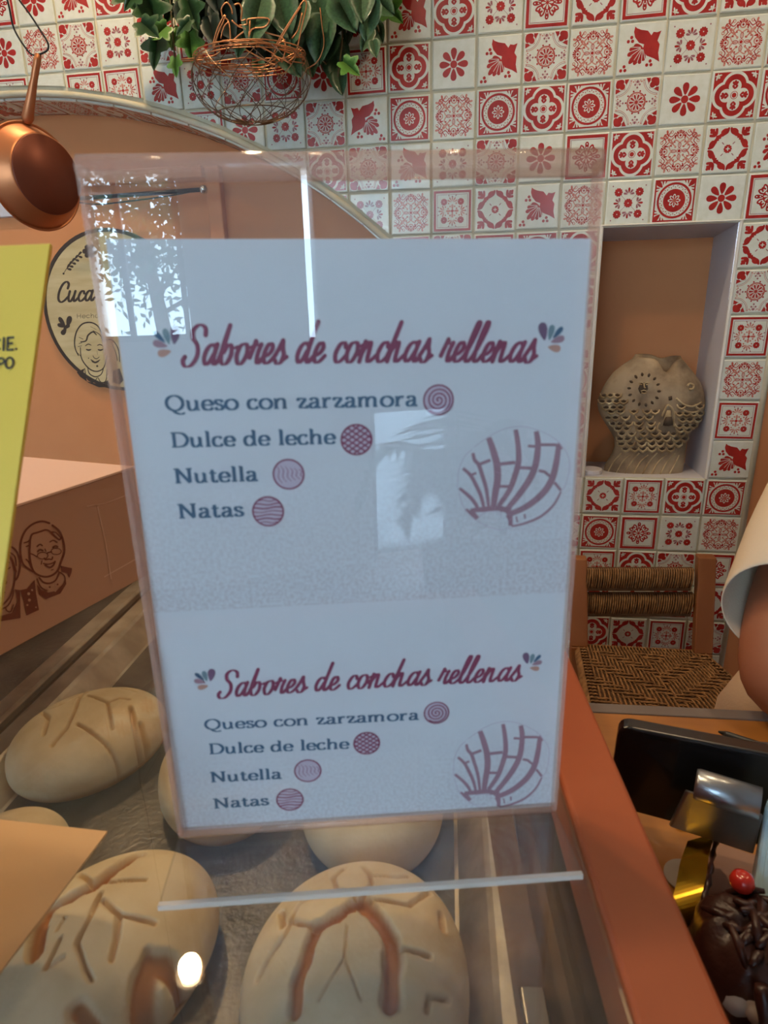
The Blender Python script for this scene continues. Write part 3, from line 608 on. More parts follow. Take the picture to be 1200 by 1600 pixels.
PR_M = mat('maroon_ink', (.235, .016, .075), .6); PR_T = mat('slate_blue_ink', (.025, .105, .20), .6); PR_R = mat('faded_plum_ink', (.38, .20, .25), .6)
PR_P = mat('pale_lilac_ink', (.58, .48, .58), .6); PR_G = mat('grey_teal_ink', (.16, .26, .30), .6); PR_O = mat('salmon_ink', (.55, .27, .20), .6); PR_V = mat('violet_ink', (.16, .07, .15), .6)
sheet = MB(); cs = [sgn(165, 373.5), sgn(925, 373), sgn(866, 1259), sgn(284, 1298)]
sheet.add([(loc(u), y, v) for y in (.0004, 0) for u, v in cs], [(0, 1, 2, 3), (7, 6, 5, 4), (0, 3, 7, 4), (1, 5, 6, 2), (0, 4, 5, 1), (3, 2, 6, 7)])
sheet = tag(sheet.build('menu_sheet', PAPER, recalc=True), 'white printed menu of filled bun flavours, two identical halves, in the acrylic holder', 'menu')
sheet.matrix_world = Matrix.Translation(SA + SU * HW / 2) @ Matrix.Rotation(SANG, 4, 'Z')
def put(art, name, mats, parent, f, dz): mb = MB(); art.into(mb, f, dz); return mb.build(name, mats, parent, recalc=False)
SF = lambda x, y, z: (loc(x), -.00015 - z, y)
def leafset(a, x, y, s, mir):
    for dx, dy, L, w, an, m in ((.0, 0, 1.0, .52, 1.35, 2), (-.25, 0, .85, .36, 1.75, 0), (-.45, .1, .8, .3, 2.3, 3), (-.35, -.1, .8, .4, 2.85, 4), (-.2, -.35, .75, .42, 3.35, 1)):
        if mir: dx = -dx; an = PI - an
        a.drop(x + dx * s, y + dy * s, L * s, w * s, an, m, 1)
def menu_half(T0, T1, xhT, lines, circ, shell, leaves):
    a = Art(); p0, p1 = sgn(*T0), sgn(*T1); text(a, 'Sabores de conchas rellenas', SCRIPT, p0, p1, xhT, .23, .09, .26, curve=.0008); put(a, 'title_lettering', [PR_M], sheet, SF, .00004)
    for s, q0, q1, xh in lines:
        a = Art(); text(a, s, SERIF, sgn(*q0), sgn(*q1), xh * .88, .36, .15, 0); put(a, 'item_lettering', [PR_T], sheet, SF, .00004)
    for k, (cx, cy, r) in enumerate(circ):
        a = Art(); x, y = sgn(cx, cy); r = abs(sgn(cx + r, cy)[0] - x); a.disk(x, y, r, m=1, l=1, n=32); a.ring(x, y, r * .95, r * .11, 0, 2, 36)
        if k == 0: a.line([(x + r * .85 * (1 - t / 60) * math.cos(t * .34 + 4), y + r * .85 * (1 - t / 60) * math.sin(t * .34 + 4)) for t in range(58)], r * .1, 0, 2)
        elif k == 1:
            for q in range(-3, 4):
                o = q * r * .3; L = math.sqrt(max(1e-9, (r * .93) ** 2 - o * o))
                for an in (.62, -.62):
                    c, d = math.cos(an), math.sin(an); a.line([(x - o * d - L * c, y + o * c - L * d), (x - o * d + L * c, y + o * c + L * d)], r * .1, 0, 2, cap=False)
        elif k == 2:
            for q in range(6): o = (-.75 + q * .28) * r; a.line([(x + o + r * .1 * math.sin(t * 1.1) + .16 * r * t * .3, y + r * (.62 - .06 * q) * (1 - t / 3.2)) for t in range(7)], r * .05, 0, 2, taper=.5)
        else:
            for q in range(7): o = (.72 - q * .24) * r; L = math.sqrt(max(1e-9, (r * .9) ** 2 - o * o)); a.line([(x - L + 2 * L * t / 8, y + o + r * .05 * math.sin(t * .9 + q)) for t in range(9)], r * (.06 + .02 * (q % 3)), 0, 2, cap=False)
        put(a, 'bun_icon', [PR_M, PR_P], sheet, SF, .00004)
    # shell drawn in a 1200-wide crop frame, then carried onto the sheet
    (sx, sy, k) = shell; a = Art(); f = lambda X, Y: sgn(sx + (X - 550) * k, sy + (Y - 590) * k); c = Art()
    for pts, w in (([(345, 240), (380, 340), (415, 470), (420, 600), (400, 720), (385, 830)], 62), ([(575, 170), (595, 300), (600, 440), (570, 560), (520, 690), (430, 820)], 50), ([(750, 185), (765, 300), (745, 470), (690, 600), (600, 730), (500, 850)], 56), ([(940, 300), (925, 430), (885, 590), (800, 720), (660, 830), (500, 900)], 56),
                   ([(210, 370), (225, 430), (260, 470), (290, 560), (325, 680), (345, 830)], 36), ([(125, 500), (190, 560), (240, 650), (280, 740), (305, 840)], 34), ([(95, 670), (180, 740), (230, 800), (260, 860)], 34), ([(150, 850), (200, 890), (240, 930)], 34),
                   ([(960, 700), (900, 810), (790, 910), (650, 970), (540, 995)], 22), ([(190, 860), (300, 850), (430, 840), (520, 880), (530, 990)], 46), ([(905, 620), (960, 690)], 34), ([(930, 290), (965, 340)], 40), ([(500, 900), (545, 990)], 28), ([(440, 855), (540, 850)], 50), ([(210, 880), (250, 930)], 50)): c.curve(pts, w, 0, 1, n=4, cap=False, taper=.25)
    for pts, w in (([(270, 465), (360, 430)], 28), ([(440, 465), (570, 450)], 30), ([(610, 495), (710, 500)], 28), ([(680, 310), (750, 315)], 24), ([(790, 300), (920, 300)], 26), ([(770, 520), (820, 530), (870, 570)], 26), ([(440, 655), (530, 655)], 26), ([(190, 560), (240, 540)], 22), ([(650, 890), (655, 930)], 18), ([(580, 910), (590, 960)], 14)): c.line(pts, w, 0, 1, cap=False)
    for pts in ([(220, 320), (380, 210), (520, 155), (680, 150), (880, 230), (1000, 350), (1035, 480), (1000, 640), (960, 700)], [(80, 680), (90, 520), (140, 400), (205, 340)], [(90, 700), (130, 830), (220, 930), (350, 1000), (450, 1025), (540, 1000)], [(260, 920), (330, 870), (440, 880), (450, 920)]): c.curve(pts, 6, 1, 1, cap=False)
    a.merge(c, f); put(a, 'shell_drawing', [PR_R, PR_P], sheet, SF, .00004)
    for (lx, ly, s, mir) in leaves:
        a = Art(); x, y = sgn(lx, ly); leafset(a, x, y, s, mir); put(a, 'leaf_motif', [PR_G, PR_O, PR_V, PR_T, PR_R], sheet, SF, .00004)
menu_half((284, 571), (835, 566), .0092, [('Queso con zarzamora', (259, 642), (653, 634), .0054), ('Dulce de leche', (267, 699), (525, 693), .0054), ('Nutella', (273, 755), (404, 751), .0055), ('Natas', (279, 810), (382, 806), .0056)],
  [(685, 625, 24), (557, 687, 25), (451, 741, 25), (419, 799, 25)], (801, 748, .1833), [(272, 538, .0085, False), (851, 532, .0085, True)])
menu_half((340, 1090), (812, 1063), .0085, [('Queso con zarzamora', (320, 1140), (655, 1124), .0050), ('Dulce de leche', (326, 1178), (546, 1169), .0052), ('Nutella', (329, 1222), (441, 1216), .0053), ('Natas', (334, 1263), (421, 1257), .0053)],
  [(682, 1113.5, 20), (573, 1161, 21), (481, 1204, 21.5), (453, 1249, 21.5)], (782, 1197, .157), [(329, 1064, .0078, False), (824, 1037, .0074, True)])

# ------------------------------------------------------------ display case: glass top, orange beams, trays and buns inside
CO = Vector((0.070, 0.207, 0)); CA = math.radians(6.3)
case = thing('display_case', 'bakery display case with glass top and orange painted beam beside the buns', 'display case', (CO.x, CO.y, FLOOR), CA)
def cb(name, u0, u1, v0, v1, z0, z1, m, bevel=0):
    mb = MB(); mb.box(((u0 + u1) / 2, (v0 + v1) / 2, (z0 + z1) / 2 - FLOOR), (u1 - u0, v1 - v0, z1 - z0)); return mb.build(name, m, case, bevel=bevel)
GT = clear('case_glass', (.97, .975, .96), 1.0, .02, (.7, .72, .7), .012, 1.5)
WOODD = mat('case_interior_paint', (.24, .14, .07), .5, noise=20, ncol=(.16, .09, .045))
cb('glass_top', -1.02, -.001, -.17, .76, GLASS - .006, GLASS - .0003, GT)
cb('side_beam', 0, .040, -.20, .76, GLASS - .045, GLASS + .002, ORANGE_D, .003)
cb('back_beam', -1.06, .04, .76, .80, GLASS - .045, GLASS + .002, ORANGE_D, .003)
cb('front_beam', -1.02, 0, -.20, -.17, GLASS - .045, GLASS + .002, ORANGE_D, .003)
cb('left_beam', -1.06, -1.02, -.20, .76, GLASS - .045, GLASS + .002, ORANGE_D, .003)
GV = clear('case_side_glass', (.90, .88, .82), 1.6, .10, (.5, .36, .2), .03, 1.5)
cb('side_glass', .004, .009, -.17, .75, GLASS - .19, GLASS - .045, GV)
cb('side_panel', .012, .034, -.19, .76, FLOOR, GLASS - .045, ORANGE_D)
cb('left_panel', -1.055, -1.035, -.19, .76, FLOOR, GLASS - .045, ORANGE_D)
cb('front_panel', -1.035, .012, -.19, -.17, FLOOR, GLASS - .045, ORANGE_D)
cb('back_panel', -1.035, .012, .745, .76, FLOOR, GLASS - .045, WOODD)
cb('shelf', -1.03, .004, -.17, .745, -.445, -.425, WOODD)
BR = mat('dull_steel', (.45, .40, .33), .35, 1.0)
cb('rail', -.036, -.016, -.16, .55, -.425, -.395, WOODD); cb('shelf_clip', -.032, -.018, .060, .082, -.395, -.390, BR, .001); cb('shelf_clip', -.030, -.016, -.030, -.022, -.395, -.388, BR, .001)
TRAY = mat('worn_tray_metal', (.17, .15, .13), .36, .7, noise=9, ncol=(.07, .062, .055), bump=.35, bscale=220, rvar=.1, contrast=(.4, .6))
TRIM_ = mat('bright_tray_rim', (.74, .66, .53), .36, .8, noise=30, ncol=(.52, .44, .34), bump=.2, bscale=150)
def tray(x0, x1, y0, y1, ang, label):
    t = thing('baking_tray', label, 'tray', ((x0 + x1) / 2, (y0 + y1) / 2, -.4245), ang); w, h = (x1 - x0) / 2, (y1 - y0) / 2
    # profile (inset from outer edge, z)
    prof = [(.050, .0), (.050, .002), (.046, .0035), (.027, .026), (.023, .029), (.004, .0295), (.0, .027), (.0, .020), (.0015, .020), (.002, .026), (.004, .0275), (.022, .027), (.044, .001), (.046, 0)]
    def sec(mb, pr, m):
        n = len(pr); vs = []
        for i, z in pr: vs += [(-w + i, -h + i, z), (w - i, -h + i, z), (w - i, h - i, z), (-w + i, h - i, z)]
        mb.add(vs, [(k * 4 + c, k * 4 + (c + 1) % 4, k * 4 + 4 + (c + 1) % 4, k * 4 + 4 + c) for k in range(n - 1) for c in range(4)], m)
    mb = MB(); mb.box((0, 0, .0012), (2 * (w - .047), 2 * (h - .047), .0024)); mb.build('base', TRAY, t)
    mb = MB(); sec(mb, prof[1:8], 0); sec(mb, prof[7:], 0); mb.build('raised_rim', TRIM_, t, bevel=.0012)
    return t
tray(-.470, .027, .10, .90, math.radians(3.5), 'worn dark metal baking tray carrying the cracked-top buns')
tray(-.94, -.484, .13, .92, math.radians(3.5), 'dull metal baking tray at the far left, empty, below the brown box')

BUN = bpy.data.materials.new('sugar_crust'); BUN.use_nodes = True
_n = BUN.node_tree.nodes; _l = BUN.node_tree.links; _b = _n['Principled BSDF']; _b.inputs['Roughness'].default_value = .62; _b.inputs['Subsurface Weight'].default_value = .0; _b.inputs['Subsurface Radius'].default_value = (.01, .006, .003); _b.inputs['Subsurface Scale'].default_value = .6
_at = _n.new('ShaderNodeAttribute'); _at.attribute_name = 'bake'; _nz = _n.new('ShaderNodeTexNoise'); _tc = _n.new('ShaderNodeTexCoord'); _l.new(_tc.outputs['Object'], _nz.inputs['Vector']); _nz.inputs['Scale'].default_value = 26; _nz.inputs['Detail'].default_value = 6
_r = _n.new('ShaderNodeValToRGB'); _l.new(_nz.outputs['Fac'], _r.inputs[0]); _r.color_ramp.elements[0].position = .3; _r.color_ramp.elements[0].color = (.62, .47, .27, 1); _r.color_ramp.elements[1].position = .6; _r.color_ramp.elements[1].color = (.76, .63, .42, 1)
_m = _n.new('ShaderNodeMix'); _m.data_type = 'RGBA'; _l.new(_at.outputs['Fac'], _m.inputs['Factor']); _l.new(_r.outputs[0], _m.inputs['A']); _m.inputs['B'].default_value = (.44, .17, .04, 1); _l.new(_m.outputs['Result'], _b.inputs['Base Color'])
_b2 = _n.new('ShaderNodeBump'); _b2.inputs['Strength'].default_value = .35; _b2.inputs['Distance'].default_value = .0015; _nz2 = _n.new('ShaderNodeTexNoise'); _nz2.inputs['Scale'].default_value = 160; _nz2.inputs['Detail'].default_value = 4; _l.new(_tc.outputs['Object'], _nz2.inputs['Vector']); _l.new(_nz2.outputs['Fac'], _b2.inputs['Height']); _l.new(_b2.outputs[0], _b.inputs['Normal'])
BZ = -.4222
def bun(cx, cy, a, b, ang, H, cracks, label, seed, zc=.72, fine=True):
    """cracks: (pixel points, half width mm, depth mm); pixels are dropped on the dome's mean height"""
    rn = random.Random(seed); zt = BZ + H * zc; c = on_z(cx, cy, BZ + H * .5); segs = []
    for pts, w, d in cracks:
        q = [on_z(x, y, zt) - c for x, y in pts]
        for i in range(len(q) - 1): segs.append((q[i].x, q[i].y, q[i + 1].x, q[i + 1].y, w / 1000, d / 1000))
    ca, sa = math.cos(ang), math.sin(ang); NR, NT = (112, 250) if seed < 4 else (40, 90); vs = []; bake = []
    ph = [rn.uniform(0, 6) for _ in range(4)]
    for i in range(NR + 1):
        t = i / NR; r = math.sin(t * PI / 2 * 1.0) if t < 1 else 1
        for k in range(NT):
            th = 2 * PI * k / NT; wob = 1 + .015 * math.sin(2 * th + ph[0]) + .012 * math.sin(3 * th + ph[1])
            tt = t * 1.22 * PI / 2; rr = math.sin(min(tt, PI / 2)) if tt < PI / 2 else 1 - .10 * ((tt - PI / 2) / (.22 * PI / 2)) ** 2
            zz = math.cos(tt) if tt < PI / 2 else -(tt - PI / 2) * 1.0
            x0 = a * rr * wob * math.cos(th); y0 = b * rr * wob * math.sin(th); x = x0 * ca - y0 * sa; y = x0 * sa + y0 * ca
            z = H * (.30 + .70 * (zz if zz < 0 else zz ** .8)); z = max(z, 0)
            dep = 0; bk = 0
            if t < .93:
                for x1, y1, x2, y2, w, d in segs:
                    dx, dy = x2 - x1, y2 - y1; u = max(0, min(1, ((x - x1) * dx + (y - y1) * dy) / (dx * dx + dy * dy + 1e-12)))
                    w_ = w * (1.1 if w > .0028 else .72); q = math.hypot(x - x1 - u * dx, y - y1 - u * dy) * (1 + .10 * math.sin(x * 420 + y * 330 + seed))
                    e = (math.exp(-(q / w_) ** 4 * .7) if w > .0028 else math.exp(-(q / w_) ** 2)) if q < w * 3 else 0
                    dep = max(dep, d * e * (1.0 if w > .0028 else 1.55)); 
                    if w > .0028: bk = max(bk, max(0, min(1, (e - .35) * 2.2)))
                    else: bk = max(bk, .45 * e)
                    lip = math.exp(-((q - w_ * 2.0) / (w_ * .7)) ** 2) * d * .20; dep = dep - lip if dep < lip else dep
            nx, ny = rr * math.cos(th) * ca - rr * math.sin(th) * sa, rr * math.cos(th) * sa + rr * math.sin(th) * ca
            z -= dep * (1 - .6 * rr ** 4); x -= nx * dep * .6 * rr; y -= ny * dep * .6 * rr
            if t > .86: bk = max(bk, min(1, (t - .86) / .1) * .8)
            vs.append((x, y, z)); bake.append(bk)
    mb = MB(); fs = []
    for i in range(NR):
        for k in range(NT):
            j = (k + 1) % NT
            if i == 0: fs.append((0, (i + 1) * NT + k, (i + 1) * NT + j))
            else: fs.append((i * NT + k, (i + 1) * NT + k, (i + 1) * NT + j, i * NT + j))
    fs.append(tuple(range(NR * NT, NR * NT + NT))[::-1]); mb.add(vs, fs)
    o = mb.build('sweet_bun', BUN, smooth=True, recalc=False); me = o.data
    at = me.color_attributes.new('bake', 'FLOAT_COLOR', 'POINT'); at.data.foreach_set('color', [c_ for v in bake for c_ in (v, v, v, 1)])
    o.location = (c.x, c.y, BZ); tag(o, label, 'bread', 'cracked sugar-topped buns on the tray'); return o
R_ = math.radians
bun(557, 1520, .069, .082, R_(6), .066, [([(565, 1436), (530, 1462), (497, 1478)], 3.4, 8), ([(497, 1478), (470, 1466), (456, 1456)], 2.2, 5), ([(495, 1480), (482, 1520), (466, 1560), (462, 1600)], 3.0, 7), ([(566, 1438), (595, 1470), (612, 1495), (616, 1530), (612, 1590)], 4.2, 10), ([(620, 1510), (672, 1512)], 1.6, 4),
   ([(565, 1434), (545, 1420), (528, 1412), (522, 1390), (540, 1364)], 1.5, 4), ([(567, 1432), (582, 1405), (578, 1385), (568, 1366)], 1.5, 4), ([(568, 1434), (640, 1437), (655, 1420), (672, 1396)], 1.6, 4), ([(580, 1388), (620, 1386), (640, 1376)], 1.4, 3), ([(456, 1456), (448, 1478), (418, 1512), (402, 1534)], 1.7, 4), ([(440, 1432), (443, 1462)], 2.2, 5), ([(456, 1455), (470, 1430), (492, 1418)], 1.3, 3),
   ([(690, 1432), (693, 1458)], 2.2, 4), ([(668, 1590), (672, 1570), (700, 1562)], 1.7, 4), ([(545, 1480), (540, 1530), (565, 1590)], .9, 1.2), ([(500, 1590), (538, 1535)], .9, 1.2)], 'cracked white bun right in front, below the foot of the sign holder', 1)
bun(148, 1490, .062, .084, R_(-22), .070, [([(155, 1412), (178, 1390), (205, 1362), (216, 1350)], 4.0, 9), ([(152, 1412), (138, 1396), (128, 1384)], 1.8, 5), ([(155, 1414), (120, 1432), (82, 1450), (70, 1470), (63, 1520)], 3.8, 9), ([(160, 1412), (195, 1407), (232, 1402)], 1.6, 3.5), ([(168, 1442), (182, 1455), (195, 1462), (245, 1462)], 1.7, 4), ([(193, 1462), (188, 1495), (180, 1522)], 1.8, 4), ([(165, 1430), (148, 1470), (128, 1508), (140, 1540), (148, 1552)], 1.6, 3.5),
   ([(270, 1500), (240, 1508), (228, 1530), (214, 1578)], 5.0, 10), ([(104, 1500), (88, 1530), (78, 1545), (108, 1528)], 1.3, 3), ([(124, 1592), (150, 1604)], 4, 8), ([(110, 1470), (98, 1490)], 1, 2)], 'largest cracked white bun in the lower left, beside the peach card', 2)
bun(138, 1146, .058, .075, R_(-38), .064, [([(130, 1106), (150, 1090), (180, 1085), (214, 1090)], 1.8, 4.5), ([(130, 1106), (110, 1118), (90, 1124), (66, 1122)], 1.5, 4), ([(66, 1124), (80, 1142), (72, 1164)], 1.8, 4), ([(130, 1106), (122, 1135), (108, 1158), (84, 1176)], 1.8, 4), ([(130, 1104), (140, 1075), (150, 1062)], 1.3, 3), ([(140, 1108), (172, 1120), (178, 1148)], 1.7, 4.5), ([(125, 1152), (150, 1160), (180, 1168)], 1.6, 4), ([(172, 1120), (190, 1110), (205, 1108)], 1.4, 3),
   ([(208, 1118), (214, 1152)], 2.6, 5), ([(130, 1196), (150, 1187), (172, 1194)], 2.4, 4), ([(92, 1092), (108, 1088), (126, 1096)], 1.8, 4), ([(220, 1130), (232, 1160)], 2.5, 4), ([(122, 1098), (108, 1072)], 1.2, 3)], 'cracked white bun alone at the upper left, nearest the brown box', 3)
bun(352, 1196, .058, .070, R_(20), .064, [([(300, 1220), (350, 1240), (380, 1220)], 1.8, 4), ([(350, 1240), (340, 1280)], 1.8, 4)], 'white bun mostly hidden behind the left edge of the menu sheet', 4)
bun(583, 1238, .060, .070, R_(0), .064, [([(540, 1240), (575, 1270), (610, 1240)], 1.8, 4), ([(575, 1270), (575, 1300)], 1.4, 2)], 'white bun showing only its rim below the bottom edge of the menu', 5)
bun(8, 1342, .044, .048, R_(0), .052, [([(0, 1300), (40, 1310)], 1.8, 4)], 'white bun almost hidden behind the peach card', 6)

# ------------------------------------------------------------ slanted yellow sign with its peach foot
YEL = mat('yellow_card', (.82, .58, .08), .45, noise=4, ncol=(.78, .56, .09), spec=.4); PEACH = mat('peach_card', (.66, .44, .24), .6, noise=4, ncol=(.62, .40, .21)); INK = mat('dark_ink', (.03, .03, .025), .6)
Y0 = Vector((-.216, .148, GLASS)); Y1 = Vector((-.206, .314, .033)); yup = (Y1 - Y0); 
def yel(px, py):
    N = yup.cross(Vector((1, 0, 0))); d = ray(px, py); return d * (Y0.dot(N) / d.dot(N))
PQ = [yel(78, 380), yel(2, 928)]; dirn = (PQ[0] - PQ[1]).normalized(); low = PQ[1] - dirn * ((PQ[1].z - GLASS - .003) / dirn.z)
LW = Vector((-.25, 0.005, 0)); nrm = LW.cross(dirn).normalized(); 
if nrm.y > 0: nrm = -nrm
ys = thing('yellow_sign', 'slanted bright yellow sign with dark capital letters at the left edge', 'sign', (low.x, low.y, GLASS)); OY = Vector((low.x, low.y, GLASS))
mb = MB(); q = [PQ[0], PQ[0] + LW, low + LW, low]; mb.hexa([p - OY for p in q], [p - OY - nrm * .0022 for p in q]); mb.build('board', YEL, ys, bevel=.0004)
def yf(px, py, h):
    d = ray(px, py); N = nrm; p = d * (low.dot(N) / d.dot(N)); return tuple(p + N * (.0002 + h) - OY)
a = Art(); text(a, 'CIE.', SANS, (-13, -549), (28, -546), 13.5, .26, None, .12); text(a, 'PO', SANS, (-5, -577), (23, -575), 11.5, .30, None, .12)
put(a, 'lettering', [INK], ys, lambda x, y, z: yf(x, -y, z), .0001)
pc = [on_z(168, 1300, GLASS + .001), on_z(0, 1281, GLASS + .001), on_z(0, 1521, GLASS + .001)]
ct = pc[0]; ed = (pc[2] - pc[0]).normalized()
mb = MB(); lw = Vector((-.20, .0, 0)); P = [ct, ct + lw, ct + lw + ed * .12, ct + ed * .12]
mb.hexa([p + Vector((0, 0, -.0006)) for p in P], [p + Vector((0, 0, .0006)) for p in P])
tag(mb.build('peach_card', PEACH), 'plain peach card lying on the glass at the left edge, below the yellow sign', 'card')

# ------------------------------------------------------------ brown box with the two printed ladies, standing on the glass
BA = on_z(0, 1025, GLASS); BB = on_z(215, 907, GLASS); bd = (BB - BA).normalized(); bn = Vector((bd.y, -bd.x, 0))
BROWN = mat('brown_box_card', (.50, .27, .18), .42, noise=5, ncol=(.46, .25, .165), spec=.5); LIDM = mat('pink_lid', (.78, .52, .42), .5); PRINTB = mat('dark_brown_print', (.16, .035, .016), .5)
BE = BA + bd * ((BB - BA).length + .02); BS = BA - bd * .26; BH = .128; bl = -bn
bx = thing('printed_box', 'brown bakery box with pink lid and two printed smiling ladies, behind the yellow sign', 'box', BE)
def bq(*P): return [p - BE for p in P]
mb = MB(); base = [BE, BS, BS + bl * .30, BE + bl * .30]; up = Vector((0, 0, BH)); mb.hexa(bq(*base), bq(*[p + up for p in base])); mb.build('body', BROWN, bx, bevel=.001)
mb = MB(); e2 = .0008; top = [BE + bn * e2, BS + bn * e2, BS + bl * .30, BE + bl * .30]; mb.hexa(bq(*[p + up for p in top]), bq(*[p + up + Vector((0, 0, .0025)) for p in top])); mb.build('lid', LIDM, bx, bevel=.0005)
def bf(px, py, h):
    d = ray(px, py); return tuple(d * (BA.dot(bn) / d.dot(bn)) + bn * (.0003 + h) - BE)
a = Art(); A8 = lambda X, Y: (X / 5.217, 780 + Y / 5.217); c = Art()
for pts, w in (([(265, 590), (200, 545), (175, 500), (164, 420), (172, 330), (210, 250), (270, 200), (340, 180), (400, 195)], 13), ([(425, 212), (480, 258), (508, 320), (522, 390), (520, 440), (505, 480)], 13), ([(240, 400), (246, 320), (262, 284), (300, 272), (335, 260), (375, 250), (410, 268), (445, 302), (480, 330), (497, 312)], 12), ([(410, 268), (450, 270), (490, 310)], 8),
    ([(240, 350), (238, 430), (244, 500), (270, 585), (320, 622), (380, 632), (435, 612), (474, 572), (492, 520), (515, 460)], 13), ([(195, 355), (225, 345), (240, 330)], 9), ([(210, 385), (240, 375)], 8), ([(240, 440), (275, 455), (300, 470)], 8), ([(300, 385), (322, 368), (342, 378)], 10), ([(405, 348), (430, 335), (462, 350)], 9),
    ([(305, 425), (322, 410), (345, 418)], 11), ([(430, 392), (450, 380), (468, 388)], 11), ([(378, 440), (400, 432), (418, 428)], 8), ([(365, 405), (372, 425)], 6), ([(358, 480), (368, 492), (395, 488), (420, 490), (426, 470)], 9), ([(352, 522), (385, 530), (420, 522), (446, 508)], 8), ([(366, 536), (400, 556), (430, 540), (446, 508)], 12), ([(340, 500), (332, 530)], 6), ([(415, 578), (432, 572)], 6),
    ([(318, 640), (350, 675), (400, 685), (450, 660), (480, 600)], 11), ([(300, 650), (330, 715), (380, 745)], 10), ([(475, 590), (520, 620), (530, 660)], 8), ([(210, 490), (240, 520), (255, 560)], 10),
    ([(60, 378), (110, 400), (145, 450), (162, 520), (150, 610), (128, 655)], 13), ([(58, 440), (95, 500), (125, 590)], 16), ([(75, 430), (120, 470), (130, 540)], 9), ([(26, 566), (55, 572), (78, 556)], 9), ([(122, 600), (110, 700), (80, 790), (30, 850), (-10, 880)], 12), ([(10, 655), (48, 668), (44, 690), (10, 700)], 8), ([(5, 775), (38, 760)], 8), ([(-10, 905), (60, 868), (98, 800), (108, 740)], 9), ([(108, 860), (85, 915), (50, 905), (45, 880)], 8), ([(25, 520), (75, 515)], 7)): c.curve(pts, w * 1.25, 0, 1, n=4)
c.ring(345, 460, 44, 7, 0, 1, 20, sy=.62); c.ring(455, 425, 42, 7, 0, 1, 20, sy=.62)
F8 = lambda P: c.poly(P, 0, 1)
F8([(296, 690), (330, 735), (390, 760), (460, 745), (510, 690), (532, 640), (538, 690), (490, 768), (370, 815), (315, 775)]); F8([(492, 543), (585, 562), (580, 598), (562, 640), (545, 605), (500, 590)]); F8([(160, 742), (215, 730), (280, 655), (292, 770), (315, 902), (212, 948), (188, 830)]); F8([(118, 735), (160, 740), (165, 968), (0, 996), (-30, 960), (95, 925), (140, 830)])
for x, y, r in ((402, 718, 22), (466, 695, 20), (230, 770, 12), (236, 822, 12), (258, 740, 8), (220, 862, 8), (290, 880, 6), (448, 748, 7)): c.disk(x, y, r, m=1, l=2)
c.disk(402, 716, 9, m=0, l=3); c.disk(466, 694, 8, m=0, l=3)
a.merge(c, A8); put(a, 'printed_portrait', [PRINTB, BROWN], bx, lambda x, y, z: bf(x, y, z), .0001)
a = Art()
for pts in ([(152, 792), (165, 850), (173, 904)], [(136, 791), (165, 786), (206, 770)], [(163, 901), (209, 875), (222, 866)]): a.line(pts, 1.8, 0, 1)
put(a, 'crease_line', [mat('crease', (.62, .38, .28), .5)], bx, lambda x, y, z: bf(x, y, z), .0002)
# ------------------------------------------------------------ round wooden wall sign
RW = mat('pale_plywood', (.62, .50, .27), .5, noise=7, ncol=(.52, .40, .20), scale=(1, 1, 6)); RE = mat('dark_burnt_edge', (.045, .028, .018), .5)
RY = RECESS - .012; RC = Vector((-1.168, RY, on_y(70, 470, RY).z - .0)); RR = RC.x - on_y(71, 470, RY).x
zt_, zb_ = on_y(170, 356, RY).z, on_y(172, 610, RY).z; RC.z = (zt_ + zb_) / 2; RR = max((zt_ - zb_) / 2 * 1.0, .2); RC.x = on_y(70, 480, RY).x + RR
rs = thing('round_sign', 'round pale wooden wall sign with dark rim, Cuca lettering and engraved lady', 'sign', RC)
Mx = Matrix.Rotation(PI / 2, 4, 'X')
mb = MB(); mb.lathe([(RR - .008, -.006), (RR - .008, .006)], 64, M=Mx); mb.build('face', RW, rs)
mb = MB(); pr = [(RR, -.008), (RR, .008), (RR - .011, .008), (RR - .011, -.008)]; mb.lathe(pr + [pr[0]], 64, M=Mx, cap=False); mb.build('rim', RE, rs)
def rf(px, py, h): p = on_y(px, py, RY - .0062 - h); return tuple(p - RC)
Z5 = lambda X, Y: (60 + X / 5.517, 340 + Y / 5.517)
a = Art(); c = Art()
for pts, w in (([(345, 1190), (318, 1130), (312, 1060), (330, 980), (375, 920), (435, 903), (490, 918), (530, 960), (555, 1040)], 13), ([(365, 1072), (410, 1062), (428, 1015), (470, 985), (500, 1010)], 14), ([(350, 1032), (385, 1048)], 8), ([(342, 1112), (372, 1106)], 8), ([(330, 1160), (370, 1200)], 8), ([(350, 1085), (375, 1080)], 8),
    ([(362, 1120), (368, 1200), (400, 1262), (452, 1312), (512, 1325), (565, 1290), (592, 1190)], 11), ([(413, 1136), (432, 1142), (452, 1137)], 14), ([(515, 1138), (535, 1143), (557, 1136)], 14), ([(404, 1106), (430, 1091), (455, 1100)], 9), ([(508, 1102), (530, 1094), (552, 1104)], 9), ([(470, 1190), (482, 1210), (505, 1216), (525, 1200)], 7), ([(505, 1150), (510, 1180)], 4), ([(452, 1224), (490, 1246), (530, 1226)], 11), ([(460, 1240), (490, 1252), (520, 1240)], 9),
    ([(425, 1295), (440, 1345), (490, 1372), (540, 1352), (562, 1296)], 10), ([(400, 1300), (415, 1380), (470, 1420), (508, 1380)], 9), ([(515, 1380), (540, 1420), (582, 1405), (592, 1310)], 9), ([(470, 975), (530, 1010), (560, 1080)], 7), ([(450, 940), (500, 965)], 5)): c.curve(pts, w, 0, 1, n=4, taper=.4)
c.disk(507, 1280, 9); c.disk(432, 1212, 5)
c.poly([(330, 1332), (398, 1300), (384, 1345), (412, 1382), (418, 1412), (500, 1432), (560, 1428), (600, 1400), (625, 1462), (520, 1462), (435, 1425), (360, 1372)])
